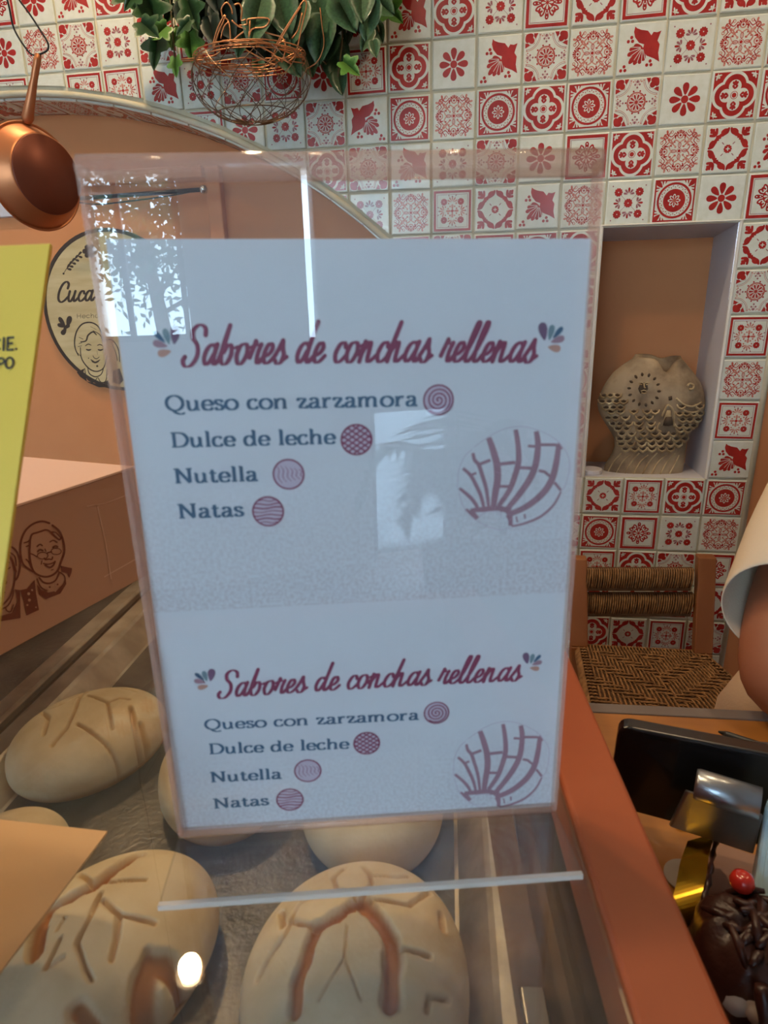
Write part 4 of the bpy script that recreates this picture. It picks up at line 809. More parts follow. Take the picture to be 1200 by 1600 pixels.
c.curve([(215, 485), (250, 430), (300, 370), (375, 300)], 5); c.disk(217, 483, 9)
for k, (x, y) in enumerate(((245, 440), (262, 415), (285, 388), (312, 360), (340, 330))):
    c.drop(x, y, 48, 20, 1.2 + PI + .9 + k * .04, 0, 1); c.drop(x, y, 42, 20, -.1 + k * .04 - .2 + PI / 6, 0, 1)
for x, y, L, w, an in ((215, 960, 70, 34, 2.55 + PI - .0), (225, 945, 70, 34, 3.55), (235, 950, 115, 38, 4.15), (250, 945, 105, 48, 4.95), (240, 955, 70, 44, 2.2)): c.drop(x, y, L * .95, w, an, 0, 1)
for k in range(6): t = k * PI / 3; c.drop(440, 290, 62, 44, t, 0, 1)
c.poly([(640, 1320), (700, 1300), (735, 1400), (700, 1440), (640, 1420)]); c.curve([(630, 1080), (665, 1160), (680, 1230)], 9); c.curve([(560, 1050), (640, 1060), (690, 1140), (700, 1240)], 9)
a.merge(c, Z5)
f2 = lambda x, y: (60 + x / 5.517, 340 - y / 5.517); t_ = Art(); text(t_, 'Cuca', SCRIPT, (158, -728), (478, -715), 88, .24, .14, .16); text(t_, 'Hecho', SANS, (328, -868), (525, -862), 26, .14)
put(a, 'engraved_drawing', [RE], rs, lambda x, y, z: rf(x, y, z), .0001)['kind'] = 'stuff'; a = Art(); a.merge(t_, f2); put(a, 'engraved_lettering', [RE], rs, lambda x, y, z: rf(x, y, z), .0001)['kind'] = 'stuff'
# black rod with ball end on the recess wall
BLK = mat('black_metal', (.02, .02, .022), .3, .5)
p0, p1, p2 = on_y(100, 312, 1.90), on_y(318, 296, 1.90), on_y(190, 300, 1.90)
t = thing('wall_rod', 'thin black rod with a steel ball end hung across the recess', 'rod', p0); mb = MB(); mb.tube([Vector((0, 0, 0)), p1 - p0], .006, 8); mb.build('rod', BLK, t, smooth=True)
mb = MB(); Mb = Matrix.Translation(p1 - p0); mb.lathe([(.001, -.012), (.009, -.009), (.012, 0), (.009, .009), (.001, .012)], 16, M=Mb); mb.build('ball_end', mat('steel', (.6, .6, .6), .2, 1), t, smooth=True)
mb = MB(); c_ = [Vector((0, 0, .0)), (p2 - p0) * .5 + Vector((0, 0, -.022)), (p2 - p0) + Vector((0, -.01, -.028)), (p1 - p0) * .75 + Vector((0, 0, -.01)), p1 - p0]; mb.tube(catmull(c_, 6), .0022, 6); mb.build('cord', BLK, t, smooth=True)

# ------------------------------------------------------------ hanging copper pan
COP = mat('copper', (.50, .20, .09), .40, .75, noise=4, ncol=(.54, .20, .08), rvar=.06); COPD = mat('dark_copper_base', (.19, .052, .028), .42, .55, noise=6, ncol=(.15, .04, .02))
PY = 1.22; top = on_y(60, 84, PY); cen = on_y(68, 275, PY); pan = thing('frying_pan', 'copper frying pan hanging by its handle from a wire hook, left of the sign', 'pan', top)
ax = (Vector((.93, -.36, .0))).normalized()        # axis pointing out of the pan's base
zc = ax; xc = Vector((0, 0, 1)).cross(zc).normalized(); yc = zc.cross(xc)
Rp = Matrix((xc, yc, zc)).transposed().to_4x4(); Mp = Matrix.Translation(cen - top) @ Rp @ Matrix.Scale(.85, 4)
mb = MB(); mb.lathe([(.106, -.030), (.109, -.028), (.110, -.030), (.107, -.034), (.1045, -.030), (.083, .012), (.078, .016), (.02, .0165), (.02, .013), (.076, .013), (.080, .009), (.102, -.032), (.106, -.030)], 56, M=Mp, cap=False); mb.build('body', COP, pan, smooth=True)
mb = MB(); mb.lathe([(.0005, .0175), (.078, .0175), (.080, .014), (.076, .0125), (.0005, .0125)], 56, M=Mp, cap=False); mb.build('base_plate', COPD, pan, smooth=True)
mb = MB(); rimp = Mp @ Vector((0, .105, -.028)); h0 = Vector((0, 0, 0)); P = [h0 + (rimp - h0) * t for t in (0, .1, .35, .7, .92, 1.0)]; mb.tube(P, [.005, .0065, .006, .0085, .0105, .006], 10); mb.build('handle', COP, pan, smooth=True)
hk = top; U = lambda px, py: on_y(px, py, PY) - hk
wire = [U(-8, -120), U(4, -30), U(14, 10), U(22, 45), U(40, 75), U(52, 86), U(64, 84), U(74, 78), U(75, 68), U(66, 52), U(45, 20), U(30, 0), U(12, -30)]
t = thing('wire_hook', 'bent dark wire hook from which the copper pan hangs', 'hook', hk); mb = MB(); mb.tube(catmull(wire, 6), .0016, 6); mb.build('wire', BLK, t, smooth=True)
mb = MB(); mb.tube([U(-8, -120), U(-8, -120) + Vector((0, 0, CEIL - (hk + U(-8, -120)).z))], .0016, 6); mb.build('hanging_wire', BLK, t)

# ------------------------------------------------------------ ivy and broad-leaved climber above the arch
LV = mat('ivy_leaf', (.028, .085, .022), .38, noise=30, ncol=(.016, .05, .018), coat=.15); LB = mat('young_ivy_leaf', (.10, .26, .04), .4, noise=30, ncol=(.06, .17, .03)); LP = mat('broad_leaf', (.055, .135, .060), .42, noise=18, ncol=(.028, .075, .035), coat=.2); LD = mat('dark_leaf', (.012, .028, .018), .45, noise=18, ncol=(.008, .018, .012)); STEM = mat('vine_stem', (.10, .08, .03), .6)
def leaf_mesh(outline, m, fold=.12, cup=.10):
    me = bpy.data.meshes.new('leaf'); vs = [(0, 0, 0), (.5, 0, -cup * .0), (1.0, 0, -cup)]; n = len(outline); P = [(0, 0, 0)]
    mid = [(t / 6, 0, -cup * (t / 6) ** 2) for t in range(7)]
    up = [(x, y, fold * y - cup * x * x) for x, y in outline]; lo = [(x, -y, fold * y - cup * x * x) for x, y in outline]
    v = mid + up + lo; f = []
    def fan(off):
        k = 0
        for i in range(n):
            x = v[off + i][0]; kk = max(0, min(6, round(x * 6)))
            if i: 
                f.append((k, off + i - 1, off + i)); 
                if kk != k: f.append((k, off + i, kk)) if kk > k else f.append((kk, k, off + i))
            k = kk if kk > k or i == 0 else k
    fan(7); fan(7 + n)
    me.from_pydata(v, [], [q for q in f if len(set(q)) == 3]); me.materials.append(m); me.polygons.foreach_set('use_smooth', [True] * len(me.polygons)); return me
IVY = [(-.02, .05), (-.16, .20), (-.10, .34), (.04, .36), (.16, .34), (.26, .50), (.38, .60), (.48, .50), (.50, .36), (.52, .24), (.66, .24), (.80, .16), (.92, .07), (1.0, .0)]
POT = [(-.08, .10), (-.06, .26), (.10, .38), (.32, .40), (.55, .33), (.75, .22), (.90, .10), (1.0, 0)]
ivm, ivb, pom, dkm = leaf_mesh(IVY, LV), leaf_mesh(IVY, LB), leaf_mesh(POT, LP), leaf_mesh(POT, LD)
org = on_y(400, -60, 1.68); plant = thing('climbing_plant', 'green ivy and broad-leaved climber trailing over the tiles above the arch', 'plant', org)
rn = random.Random(5)
def leaf(me, px, py, Y, s, roll, tilt=.5, yaw=0):
    o = bpy.data.objects.new('leaf', me); sc.collection.objects.link(o); o.parent = plant
    p = on_y(px, py, Y); # leaf x axis points down the picture by roll (0 = straight down), its face to the room
    xa = Vector((math.sin(roll), -.25 + rn.uniform(-.15, .15), -math.cos(roll))).normalized(); n_ = Vector((yaw, -1, tilt)).normalized(); ya = n_.cross(xa).normalized(); na = xa.cross(ya)
    o.matrix_world = Matrix.Translation(p - xa * s * .45 - org) @ Matrix((xa, ya, na)).transposed().to_4x4() @ Matrix.Scale(s, 4)
for x, y, s, m, r in ((240, 22, .085, 0, .3), (268, 12, .07, 0, -.5), (222, 6, .06, 0, -.9), (300, 22, .07, 0, .4), (243, 78, .085, 0, -.2), (232, 44, .065, 0, 1.0), (262, 62, .05, 1, .6), (298, 72, .065, 1, .1), (274, 60, .055, 1, -.4), (274, 104, .042, 1, 0), (286, 42, .05, 0, -.8), (250, 50, .05, 1, -.9), (314, 30, .06, 0, .9), (206, -6, .07, 0, -.7),
    (430, 150 - 110, .12, 2, .2), (455, 60, .13, 2, -.1), (480, 92, .10, 2, .3), (500, 60, .12, 2, -.2), (498, 25, .12, 2, .3), (540, 20, .11, 2, .5), (525, 100, .12, 2, .1), (515, 75, .08, 2, -.5), (548, 105, .05, 1, .9), (530, 128, .07, 2, .2), (575, 30, .09, 2, -.3), (590, 50, .06, 2, .4), (598, 8, .08, 2, .9), (612, 20, .07, 1, .8), (565, 0, .10, 2, .1),
    (345, 25, .13, 3, .1), (320, 5, .12, 3, -.2), (370, 10, .13, 3, .3), (400, 30, .12, 2, -.3), (390, 60, .09, 3, .2), (420, 85, .10, 3, -.3), (365, 45, .11, 3, 0), (440, 15, .13, 2, .2), (470, 10, .12, 2, -.4), (405, 105, .05, 2, .3), (375, 68, .07, 2, -.2), (455, 95, .09, 2, .5), (330, 45, .08, 3, .3), (460, 35, .11, 2, -.2), (510, -5, .12, 2, .1), (435, 60, .11, 3, .1), (585, 75, .045, 2, .2), (572, 62, .06, 2, -.6)):
    leaf((ivm, ivb, pom, dkm)[m], x, y, 1.66 + rn.uniform(-.10, .08) + (.06 if m == 3 else 0), s * (.95 if m < 2 else .80), r + rn.uniform(-.1, .1), rn.uniform(.2, .8), rn.uniform(-.3, .3))
for k in range(120):
    x = rn.uniform(300, 610); lim = 60 if x < 380 else (85 if x < 480 else (75 if x < 560 else 25)); y = rn.uniform(-90, lim - 20)
    leaf((pom, dkm, dkm, ivm)[k % 4], x, y, 1.72 + rn.uniform(-.06, .08), rn.uniform(.07, .10), rn.uniform(-.9, .9), rn.uniform(.1, .8), rn.uniform(-.4, .4))
for k in range(14): leaf(ivm, rn.uniform(200, 320), rn.uniform(-60, 10), 1.72, rn.uniform(.05, .08), rn.uniform(-.9, .9))
mb = MB()
for pts in ([(262, -60), (266, 0), (270, 50), (274, 100)], [(240, -60), (245, 0), (240, 70)], [(300, -40), (292, 20), (298, 70)], [(500, -60), (505, 30), (498, 80), (510, 100)], [(400, -60), (395, 20), (380, 60)], [(450, -60), (455, 30), (450, 90)], [(590, -50), (585, 10), (592, 50)], [(520, -50), (535, 40), (528, 120)]):
    mb.tube(catmull([on_y(x, y, 1.71) - org for x, y in pts], 5), .0022, 5)
mb.build('stems', STEM, plant, smooth=True)['kind'] = 'stuff'
pt = on_y(405, -70, 1.70); mb = MB(); mb.lathe([(.10, -.10), (.16, .02), (.20, .12), (.185, .12), (.09, -.085)], 28, M=Matrix.Translation(pt + Vector((0, -.0, .03)) - org) @ Matrix.Scale(.62, 4, (0, 1, 0))); mb.build('wall_basket', mat('dark_wicker', (.035, .022, .015), .7, bump=.6), plant, smooth=True)

# ------------------------------------------------------------ copper-wire hen basket with crossed-wire body
CW = mat('copper_wire', (.52, .22, .09), .35, .8); DW = mat('dark_wire', (.16, .10, .06), .4, .8)
BYY = 1.56; bc = on_y(393, 132, BYY); hb = thing('wire_hen_basket', 'round copper wire egg basket shaped like a hen, hanging before the ivy', 'basket', bc)
def body_pt(s, th):   # s 0 bottom .. 1 rim
    ph = -PI / 2 + s * (PI / 2 + .42); r = math.cos(ph); return Vector((.132 * r * math.cos(th), .095 * r * math.sin(th), .088 * math.sin(ph) + .012))
mb = MB(); NW = 15
for k in range(NW):
    for sg in (-1, 1):
        mb.tube([body_pt(.06 + .94 * i / 20, 2 * PI * k / NW + sg * 1.35 * i / 20) for i in range(21)], .0009, 4)
for s_ in (.06, .35): mb.tube([body_pt(s_, 2 * PI * k / 28) for k in range(28)], .0012, 5, closed=True)
mb.build('wire_mesh', DW, hb)
mb = MB(); rim = [body_pt(1.0, 2 * PI * k / 36) for k in range(36)]
for dz, f_ in ((0, 1), (.006, 1.02), (-.007, 1.01)): mb.tube([Vector((p.x * f_, p.y * f_, p.z + dz)) for p in rim], .0013, 5, closed=True)
rr2 = random.Random(3)
for k in range(16):
    a_ = rr2.uniform(0, 6.28); b_ = a_ + rr2.uniform(.6, 2.2); p_, q_ = body_pt(1, a_), body_pt(1, b_); mb.tube([p_ + Vector((0, 0, rr2.uniform(-.01, .012))), (p_ + q_) / 2 + Vector((0, 0, rr2.uniform(-.005, .02))), q_ + Vector((0, 0, rr2.uniform(-.01, .012)))], .0013, 5)
mb.build('rim', CW, hb, smooth=True)
B = lambda pts, dy=0: [on_y(x, y, BYY + dy) - bc for x, y in pts]
mb = MB()
for pts in ([(332, 76), (338, 50), (348, 28), (352, 26), (340, 55), (334, 78)], [(348, 28), (346, 14), (354, 4), (361, 12), (363, 22)], [(352, 28), (358, 36), (360, 60), (358, 70)], [(345, 60), (350, 42), (358, 34)], [(366, 8), (374, 6), (378, 16), (377, 32), (384, 30)], [(358, 70), (370, 58), (384, 46), (374, 42), (362, 32)], [(374, 40), (386, 38), (388, 30), (419, 29), (415, 42), (394, 46), (388, 66)], [(391, 45), (386, 66)], [(391, 32), (390, 50)]): mb.tube(catmull(B(pts), 4), .0018, 5)
mb.build('hen_head', CW, hb, smooth=True); mb = MB()
for pts in ([(428, 76), (444, 48), (462, 20), (474, 2), (479, 8), (472, 40), (462, 84), (452, 96)], [(430, 78), (450, 42), (470, 10)], [(405, 48), (426, 54), (442, 60), (446, 78), (440, 98)], [(472, 20), (466, 46), (456, 60)], [(424, 86), (440, 92), (455, 100)], [(400, 70), (424, 82), (438, 96)], [(384, 78), (410, 92), (430, 102)], [(446, 62), (434, 70), (428, 84)]): mb.tube(catmull(B(pts, .01), 4), .0017, 5)
mb.build('hen_tail', CW, hb, smooth=True)
mb = MB(); hp = on_y(357, 4, BYY) - bc; mb.tube([hp, hp + Vector((0, .05, .12)), hp + Vector((0, .10, .30))], .0009, 4); mb.build('hanging_wire', DW, hb)
mb = MB()
for pts in ([(283, 93), (330, 88), (344, 80)], [(283, 96), (335, 92)]): mb.tube(catmull(B(pts, .04), 4), .0015, 4)
mb.tube(catmull(B([(500, 12), (503, 40), (506, 70), (496, 96), (478, 108)], .05), 5), .0014, 4); mb.build('loose_wire', CW, hb, smooth=True)

# ------------------------------------------------------------ fish-shaped clay vase on the niche sill
VY = 1.955; ZS = NZ0 - .0; vb = on_y(1012, 750, VY); vb.z = -.500 + .0; SILLZ = -.494
SX = 170.0 / 1081
Lf = [(1310, 100), (1280, 80), (1200, 88), (1150, 110), (1080, 160), (1000, 190), (920, 188), (870, 165), (800, 120), (720, 70), (650, 35), (560, 18), (450, 60), (350, 115), (260, 185), (200, 260), (150, 335), (108, 395)]
Rt = [(1325, 800), (1290, 850), (1200, 868), (1150, 875), (1080, 885), (1000, 892), (920, 905), (870, 925), (800, 975), (720, 1030), (650, 1068), (560, 1084), (450, 1068), (350, 1030), (260, 965), (200, 915), (150, 875), (125, 850)]
def sil(L_, t): k = t * (len(L_) - 1); i = min(int(k), len(L_) - 2); f = k - i; return (L_[i][0] * (1 - f) + L_[i + 1][0] * f, L_[i][1] * (1 - f) + L_[i + 1][1] * f)
def vpx(X, Y): return (930 + X / 6.316, 540 + Y / 6.316)
b0 = on_y(*vpx(480, 1318), VY); VO = Vector((b0.x, VY, SILLZ))
CLAY = mat('aged_clay', (.42, .31, .19), .75, noise=14, ncol=(.13, .085, .05), bump=.7, bscale=70, contrast=(.3, .62)); CLAYL = mat('pale_clay_relief', (.60, .46, .26), .7, noise=22, ncol=(.26, .17, .08), bump=.5); CLAYD = mat('clay_hollow_shade', (.075, .048, .030), .8)
vase = thing('fish_vase', 'brown clay fish-shaped vase with scales and a sun face, standing in the niche', 'vase', VO)
NT_, NR_ = 40, 44; prof = []
for i in range(NR_ + 1):
    t = i / NR_; ly, lx = sil(Lf, t); ry, rx = sil(Rt, t); pl = on_y(*vpx(lx, ly), VY) - VO; pr_ = on_y(*vpx(rx, ry), VY) - VO; prof.append((pl, pr_, t))
prof[0][0].z = prof[0][1].z = 0.0
def vsurf(i, th, off=0):
    i = max(0, min(NR_, i)); k = int(i); f = i - k; k2 = min(k + 1, NR_); pl = prof[k][0].lerp(prof[k2][0], f); pr_ = prof[k][1].lerp(prof[k2][1], f); t = i / NR_
    c = (pl + pr_) / 2; w = (pr_.x - pl.x) / 2; dpt = (.050 if t < .2 else .050 + .022 * math.sin(min(1, (t - .2) / .5) * PI / 2)) * (1 if t < .75 else 1 - 1.9 * (t - .75) * .9)
    x = c.x - (w + off) * math.cos(th); y = -(dpt + off) * math.sin(th); z = pl.z + (pr_.z - pl.z) * (x - pl.x) / max(1e-6, 2 * w)
    return Vector((x, y, z))
mb = MB(); vs = [vsurf(i, 2 * PI * k / NT_) for i in range(NR_ + 1) for k in range(NT_)]; dip = []
DIP = lambda xr, s: -.040 * math.exp(-((xr - .28) / .34) ** 2) * (1 if s > 0 else .25)
for idx in range(NR_ * NT_):
    i, k = divmod(idx, NT_); t = i / NR_
    if t > .72: th = 2 * PI * k / NT_; vs[idx].z += DIP(-math.cos(th), math.sin(th)) * ((t - .72) / .28) ** 1.5
for idx in range(NR_ * NT_, (NR_ + 1) * NT_):
    p = vs[idx]; k = idx - NR_ * NT_; th = 2 * PI * k / NT_; xr = -math.cos(th); p.z += DIP(xr, math.sin(th)) + (.006 if math.sin(th) < 0 else 0); vs[idx] = p
top_ = vs[-NT_:]; cc = sum(top_, Vector()) / NT_; vs += [cc + (p - cc) * .86 + Vector((0, 0, -.002)) for p in top_]; vs += [cc + (p - cc) * .80 + Vector((0, 0, -.06)) for p in top_]
mb.add(vs, [(i * NT_ + k, i * NT_ + (k + 1) % NT_, (i + 1) * NT_ + (k + 1) % NT_, (i + 1) * NT_ + k) for i in range(NR_ + 2) for k in range(NT_)]); mb.add(vs[:NT_], [tuple(range(NT_))]); mb.add(vs[-NT_:], [tuple(range(NT_))])
mb.build('body', CLAY, vase, smooth=True)
def von(X, Y, off=.0):     # crop point -> point on the front of the vase
    px, py = vpx(X, Y); ye = -.05
    for _ in range(7):
        p = on_y(px, py, VY + ye) - VO
        i = min(range(NR_ + 1), key=lambda k: abs((prof[k][0].z + prof[k][1].z) / 2 - p.z)); pl, pr_ = prof[i][0], prof[i][1]; c = (pl.x + pr_.x) / 2; w = (pr_.x - pl.x) / 2
        th = math.acos(max(-.97, min(.97, (c - p.x) / w))); s = vsurf(i, th, off); ye = ye * .3 + s.y * .7
    return Vector((p.x, s.y, p.z))
mb = MB(); md = MB()
rows = [(500, [90, 150, 220], 1), (560, [70, 140, 210, 280], 1), (620, [110, 180, 250], 1), (660, [160, 250, 380, 510, 590], 1), (720, [130, 200, 300, 440, 530], 1), (780, [180, 240, 330, 430, 550], 1), (830, [230, 310, 440, 550], 1), (880, [265, 360, 480, 590, 680, 770, 850], 1), (930, [250, 320, 440, 540, 620, 700, 800, 880], 1), (980, [260, 350, 460, 560, 640, 740, 820], 1), (1030, [300, 390, 470, 560, 660, 740], 1),
        (680, [830, 900, 970, 1030], 1), (740, [860, 930, 1010], 1), (800, [830, 900, 970], 1), (840, [840, 910], 1), (610, [850, 1030], 1)]
for y, xs_, _ in rows:
    for x in xs_:
        w = 44; mb.tube([von(x - w, y - 30, .001), von(x - w * .8, y - 2, .002), von(x, y + 20, .003), von(x + w * .8, y - 2, .002), von(x + w, y - 30, .001)], [.0018, .0034, .0042, .0034, .0018], 5)
        md.tube([von(x - 26, y - 8, -.002), von(x, y - 14, -.001), von(x + 26, y - 8, -.002)], [.0025, .0046, .0025], 6)
for k in range(8): x = 110 + k * 88; mb.tube(catmull([von(x + 150 if k < 7 else x + 100, 1060 + (k % 2) * 20, .0), von(x + 70, 1150, .001), von(x + 5, 1270, .001)], 4), .0022, 5)
for pts in ([(800, 520), (870, 580), (960, 600), (1050, 560)], [(860, 630), (930, 660), (1010, 650), (1060, 610)], [(910, 400), (930, 375), (970, 390), (965, 425), (930, 430)], [(660, 700), (700, 610), (720, 590), (760, 620), (780, 700), (775, 800)], [(640, 760), (610, 820), (650, 850)]): mb.tube(catmull([von(x, y, .0015) for x, y in pts], 4), .003, 5)
for k in range(5): mb.tube([von(725 + (k - 2) * 6, 640, .001), von(705 + (k - 2) * 24, 790, .0015)], .0016, 5)
md.tube([von(720, 700, -.003), von(715, 780, -.003)], [.010, .015], 8)
for k in range(14):
    t = 2 * PI * k / 14 + .1; x, y = 482 + 165 * math.cos(t), 435 + 168 * math.sin(t); x2, y2 = 482 + 130 * math.cos(t), 435 + 132 * math.sin(t); md.tube([von(x2, y2, -.0015), von((x + x2) / 2, (y + y2) / 2, -.0005), von(x, y, -.0015)], [.002, .0042, .002], 6)
md.tube([von(738, 500, -.0015), von(742, 535, -.0015)], .0055, 7)
fc = von(482, 425, 0); Mf = Matrix.Translation(fc + Vector((0, .004, 0))) @ Matrix.Diagonal((1, .5, 1.08, 1))
md.lathe([(.0005, -.0155), (.010, -.013), (.0155, 0), (.010, .013), (.0005, .0155)], 20, M=Mf)
for pts, r in (([(430, 370), (455, 362), (475, 372)], .0014), ([(490, 372), (515, 362), (540, 370)], .0014), ([(482, 370), (484, 410), (496, 418)], .0020), ([(440, 385), (465, 385)], .0018), ([(500, 385), (525, 385)], .0018), ([(450, 450), (480, 440), (510, 450)], .0018), ([(455, 465), (480, 472), (505, 465)], .0018)): mb.tube([von(x, y, .0065) for x, y in pts], r, 6)
mb.build('scale_relief', CLAYL, vase, smooth=True)['kind'] = 'stuff'; md.build('hollow_shade', CLAYD, vase, smooth=True)['kind'] = 'stuff'  # dark pieces laid on the clay; the hollows' shade is put into their colour
# little white round tin on the sill
tp = on_y(922, 746, 1.90); t = thing('round_tin', 'small round white lidded tin on the sill, left of the fish vase', 'tin', (tp.x, 1.90, -.493)); WT = mat('white_tin', (.72, .72, .78), .35)
mb = MB(); mb.lathe([(.030, 0), (.031, .002), (.031, .010)], 28); mb.build('base', WT, t, smooth=True, bevel=.0008); mb = MB(); mb.lathe([(.0325, .010), (.0325, .018), (.031, .020)], 28); mb.build('lid', WT, t)

# ------------------------------------------------------------ chair with rush back and seat
CWD = mat('chair_wood', (.34, .135, .045), .5, noise=8, ncol=(.25, .09, .03), scale=(1, 1, .2)); RUSH = mat('rush_cord', (.38, .20, .08), .8, noise=60, ncol=(.20, .10, .04), bump=.8, bscale=200); RUSHD = mat('dark_rush', (.12, .062, .028), .85, noise=50, ncol=(.07, .035, .015))
SZ = -.94; f0 = FLOOR; cx0, cy0 = .44, 1.60
chair = thing('rush_chair', 'low wooden chair with woven rush seat and back, standing against the tiled wall', 'chair', (cx0, cy0, FLOOR))
LC = lambda p: Vector(p) - Vector((cx0, cy0, FLOOR))
plt, prt = on_y(903, 870, 1.77), on_y(1103, 868, 1.77); plb, prb = on_y(903, 1012, 1.70), on_y(1095, 1016, 1.70)
bl_, br_ = Vector((plb.x, 1.69, SZ)), Vector((prb.x, 1.69, SZ))
for a_, b_, in ((plt, bl_), (prt, br_)):
    d = (b_ - a_); low_ = a_ + d * ((FLOOR - a_.z) / d.z); low_ = Vector((low_.x, 1.66, FLOOR)); mb = MB(); w = Vector((.024, 0, 0)); v = Vector((0, .016, 0))
    for p, q in ((a_, b_), (b_, low_)): mb.hexa([LC(p + sx * w + sy * v) for sx, sy in ((-1, -1), (1, -1), (1, 1), (-1, 1))], [LC(q + sx * w + sy * v) for sx, sy in ((-1, -1), (1, -1), (1, 1), (-1, 1))])
    mb.build('back_post', CWD, chair, bevel=.004)
fl_, fr_ = Vector((bl_.x - .01, 1.36, SZ)), Vector((br_.x + .10, 1.34, SZ))
for p in (fl_, fr_): mb = MB(); mb.box(LC((p.x, p.y, (SZ + FLOOR) / 2)), (.042, .042, SZ - FLOOR)); mb.build('front_leg', CWD, chair, bevel=.004)
for z in (-1.22, -1.08):
    for a_, b_ in ((fl_, bl_), (fr_, br_), (fl_, fr_), (bl_, br_)): mb = MB(); mb.tube([LC((a_.x, a_.y if a_ in (fl_, fr_) else 1.67, z)), LC((b_.x, b_.y if b_ in (fl_, fr_) else 1.67, z))], .012, 8); mb.build('stretcher', CWD, chair, smooth=True)
# woven back bands: cord wound round two rails
rnw = random.Random(8)
for (ya, yb) in ((885, 922), (924, 962)):
    l0, r0 = on_y(917, ya + 4, 1.745), on_y(1084, ya + 4, 1.745); l1, r1 = on_y(914, yb, 1.735), on_y(1078, yb, 1.735); core = MB(); n = 46
    core.hexa([LC(l0 + Vector((0, -.006, 0))), LC(r0 + Vector((0, -.006, 0))), LC(r0 + Vector((0, .014, 0))), LC(l0 + Vector((0, .014, 0)))], [LC(l1 + Vector((0, -.006, 0))), LC(r1 + Vector((0, -.006, 0))), LC(r1 + Vector((0, .014, 0))), LC(l1 + Vector((0, .014, 0)))]); core.build('back_rail', RUSHD, chair)
    mb = MB()
    for k in range(n):
        t = (k + .5) / n; a_ = l0.lerp(r0, t); b_ = l1.lerp(r1, min(1, max(0, t + rnw.uniform(-.006, .006)))); h = (a_.z - b_.z) / 2; c_ = (a_ + b_) / 2; sh = (b_.x - a_.x)
        mb.tube([LC((c_.x + sh * .5 * -math.sin(q) + rnw.uniform(-.0004, .0004), c_.y + .004 - .018 * math.cos(q), c_.z + h * math.sin(q))) for q in [2 * PI * i / 14 for i in range(14)]], rnw.uniform(.0019, .0026), 5, closed=True)
    o = mb.build('rush_back', RUSH, chair, smooth=True); o['kind'] = 'stuff'
# woven seat: frame slab plus cords in zig-zag weave
seat = MB(); seat.hexa([LC(p + Vector((0, 0, -.032))) for p in (fl_, fr_, br_, bl_)], [LC(p + Vector((0, 0, -.002))) for p in (fl_, fr_, br_, bl_)]); seat.build('seat_frame', RUSHD, chair, bevel=.008)
mb = MB(); SXN, SYN = 38, 22
def sp(u, v, h=0): return LC(fl_.lerp(fr_, u).lerp(bl_.lerp(br_, u), v) + Vector((0, 0, h)))
for j in range(SYN):
    for i in range(SXN):
        u, v = (i + .5) / SXN, (j + .5) / SYN; edge = min(u, 1 - u) < .05 or min(v, 1 - v) < .08
        ph = (i + 2 * j) % 12 if i < SXN * .5 else (i - 2 * j) % 12
        if edge and (min(u, 1 - u) * 1.3 < min(v, 1 - v)): P = [sp(u - .6 / SXN, v, -.001), sp(u, v, .003), sp(u + .6 / SXN, v, -.001)]
        elif edge: P = [sp(u, v - .75 / SYN, -.002), sp(u, v, .003), sp(u, v + .75 / SYN, -.002)]
        elif ph < 6: P = [sp(u, v - 1.3 / SYN, -.002), sp(u, v, .004), sp(u, v + 1.3 / SYN, -.002)]
        else: P = [sp(u - 1.3 / SXN, v, -.001), sp(u, v + rnw.uniform(-.01, .01), .0025), sp(u + 1.3 / SXN, v, -.001)]
        mb.tube(P, rnw.uniform(.0022, .0032), 4)
for k in range(60):
    for a_, b_ in ((0, 1),): u = k / 59; mb.tube([sp(u, 0, .001) + Vector((0, 0, 0)), sp(u, -.03, -.012), sp(u, -.02, -.034)], .0028, 4); mb.tube([sp(u, 1, .002), sp(u, 1.03, -.012), sp(u, 1.02, -.034)], .0028, 4)
for k in range(50): v = k / 49; mb.tube([sp(0, v, .002), sp(-.03, v, -.012), sp(-.02, v, -.034)], .0028, 4); mb.tube([sp(1, v, .002), sp(1.03, v, -.012), sp(1.02, v, -.034)], .0028, 4)
o = mb.build('rush_seat', RUSH, chair, smooth=True); o['kind'] = 'stuff'

# ------------------------------------------------------------ wooden till table with its things
TW = mat('honey_table_wood', (.50, .215, .045), .38, noise=5, ncol=(.38, .15, .03), scale=(1, 7, 1), coat=.2); TG = mat('grey_edge_trim', (.20, .17, .165), .5)
TZ = -.50; e1 = on_z(930, 1113, TZ); e2_ = on_z(1150, 1124, TZ); td = (e2_ - e1).normalized(); tn = Vector((td.y, -td.x, 0))
table = thing('till_table', 'honey-coloured wooden table with grey edge strip, right of the display case', 'table', (e1.x, e1.y, FLOOR)); TO = Vector((e1.x, e1.y, FLOOR))
mb = MB(); A_ = e1 - td * .02; B_ = e1 + td * 1.15; q = [A_, B_, B_ + tn * .62, A_ + tn * .62]; mb.hexa([p - TO + Vector((0, 0, -.03)) for p in q], [p - TO for p in q]); mb.build('table_top', TW, table, bevel=.002)
mb = MB(); q = [A_ - tn * .020, B_ - tn * .020, B_, A_]; mb.hexa([p - TO + Vector((0, 0, -.03)) for p in q], [p - TO + Vector((0, 0, .001)) for p in q]); mb.build('edge_strip', TG, table, bevel=.002)
for a_, b_ in ((.05, .05), (1.1, .05), (.05, .56), (1.1, .56)): c_ = A_ + td * a_ + tn * b_ - TO; mb = MB(); mb.box((c_.x, c_.y, (TZ - .03 - FLOOR) / 2), (.05, .05, TZ - .03 - FLOOR)); mb.build('leg', TW, table, bevel=.003)
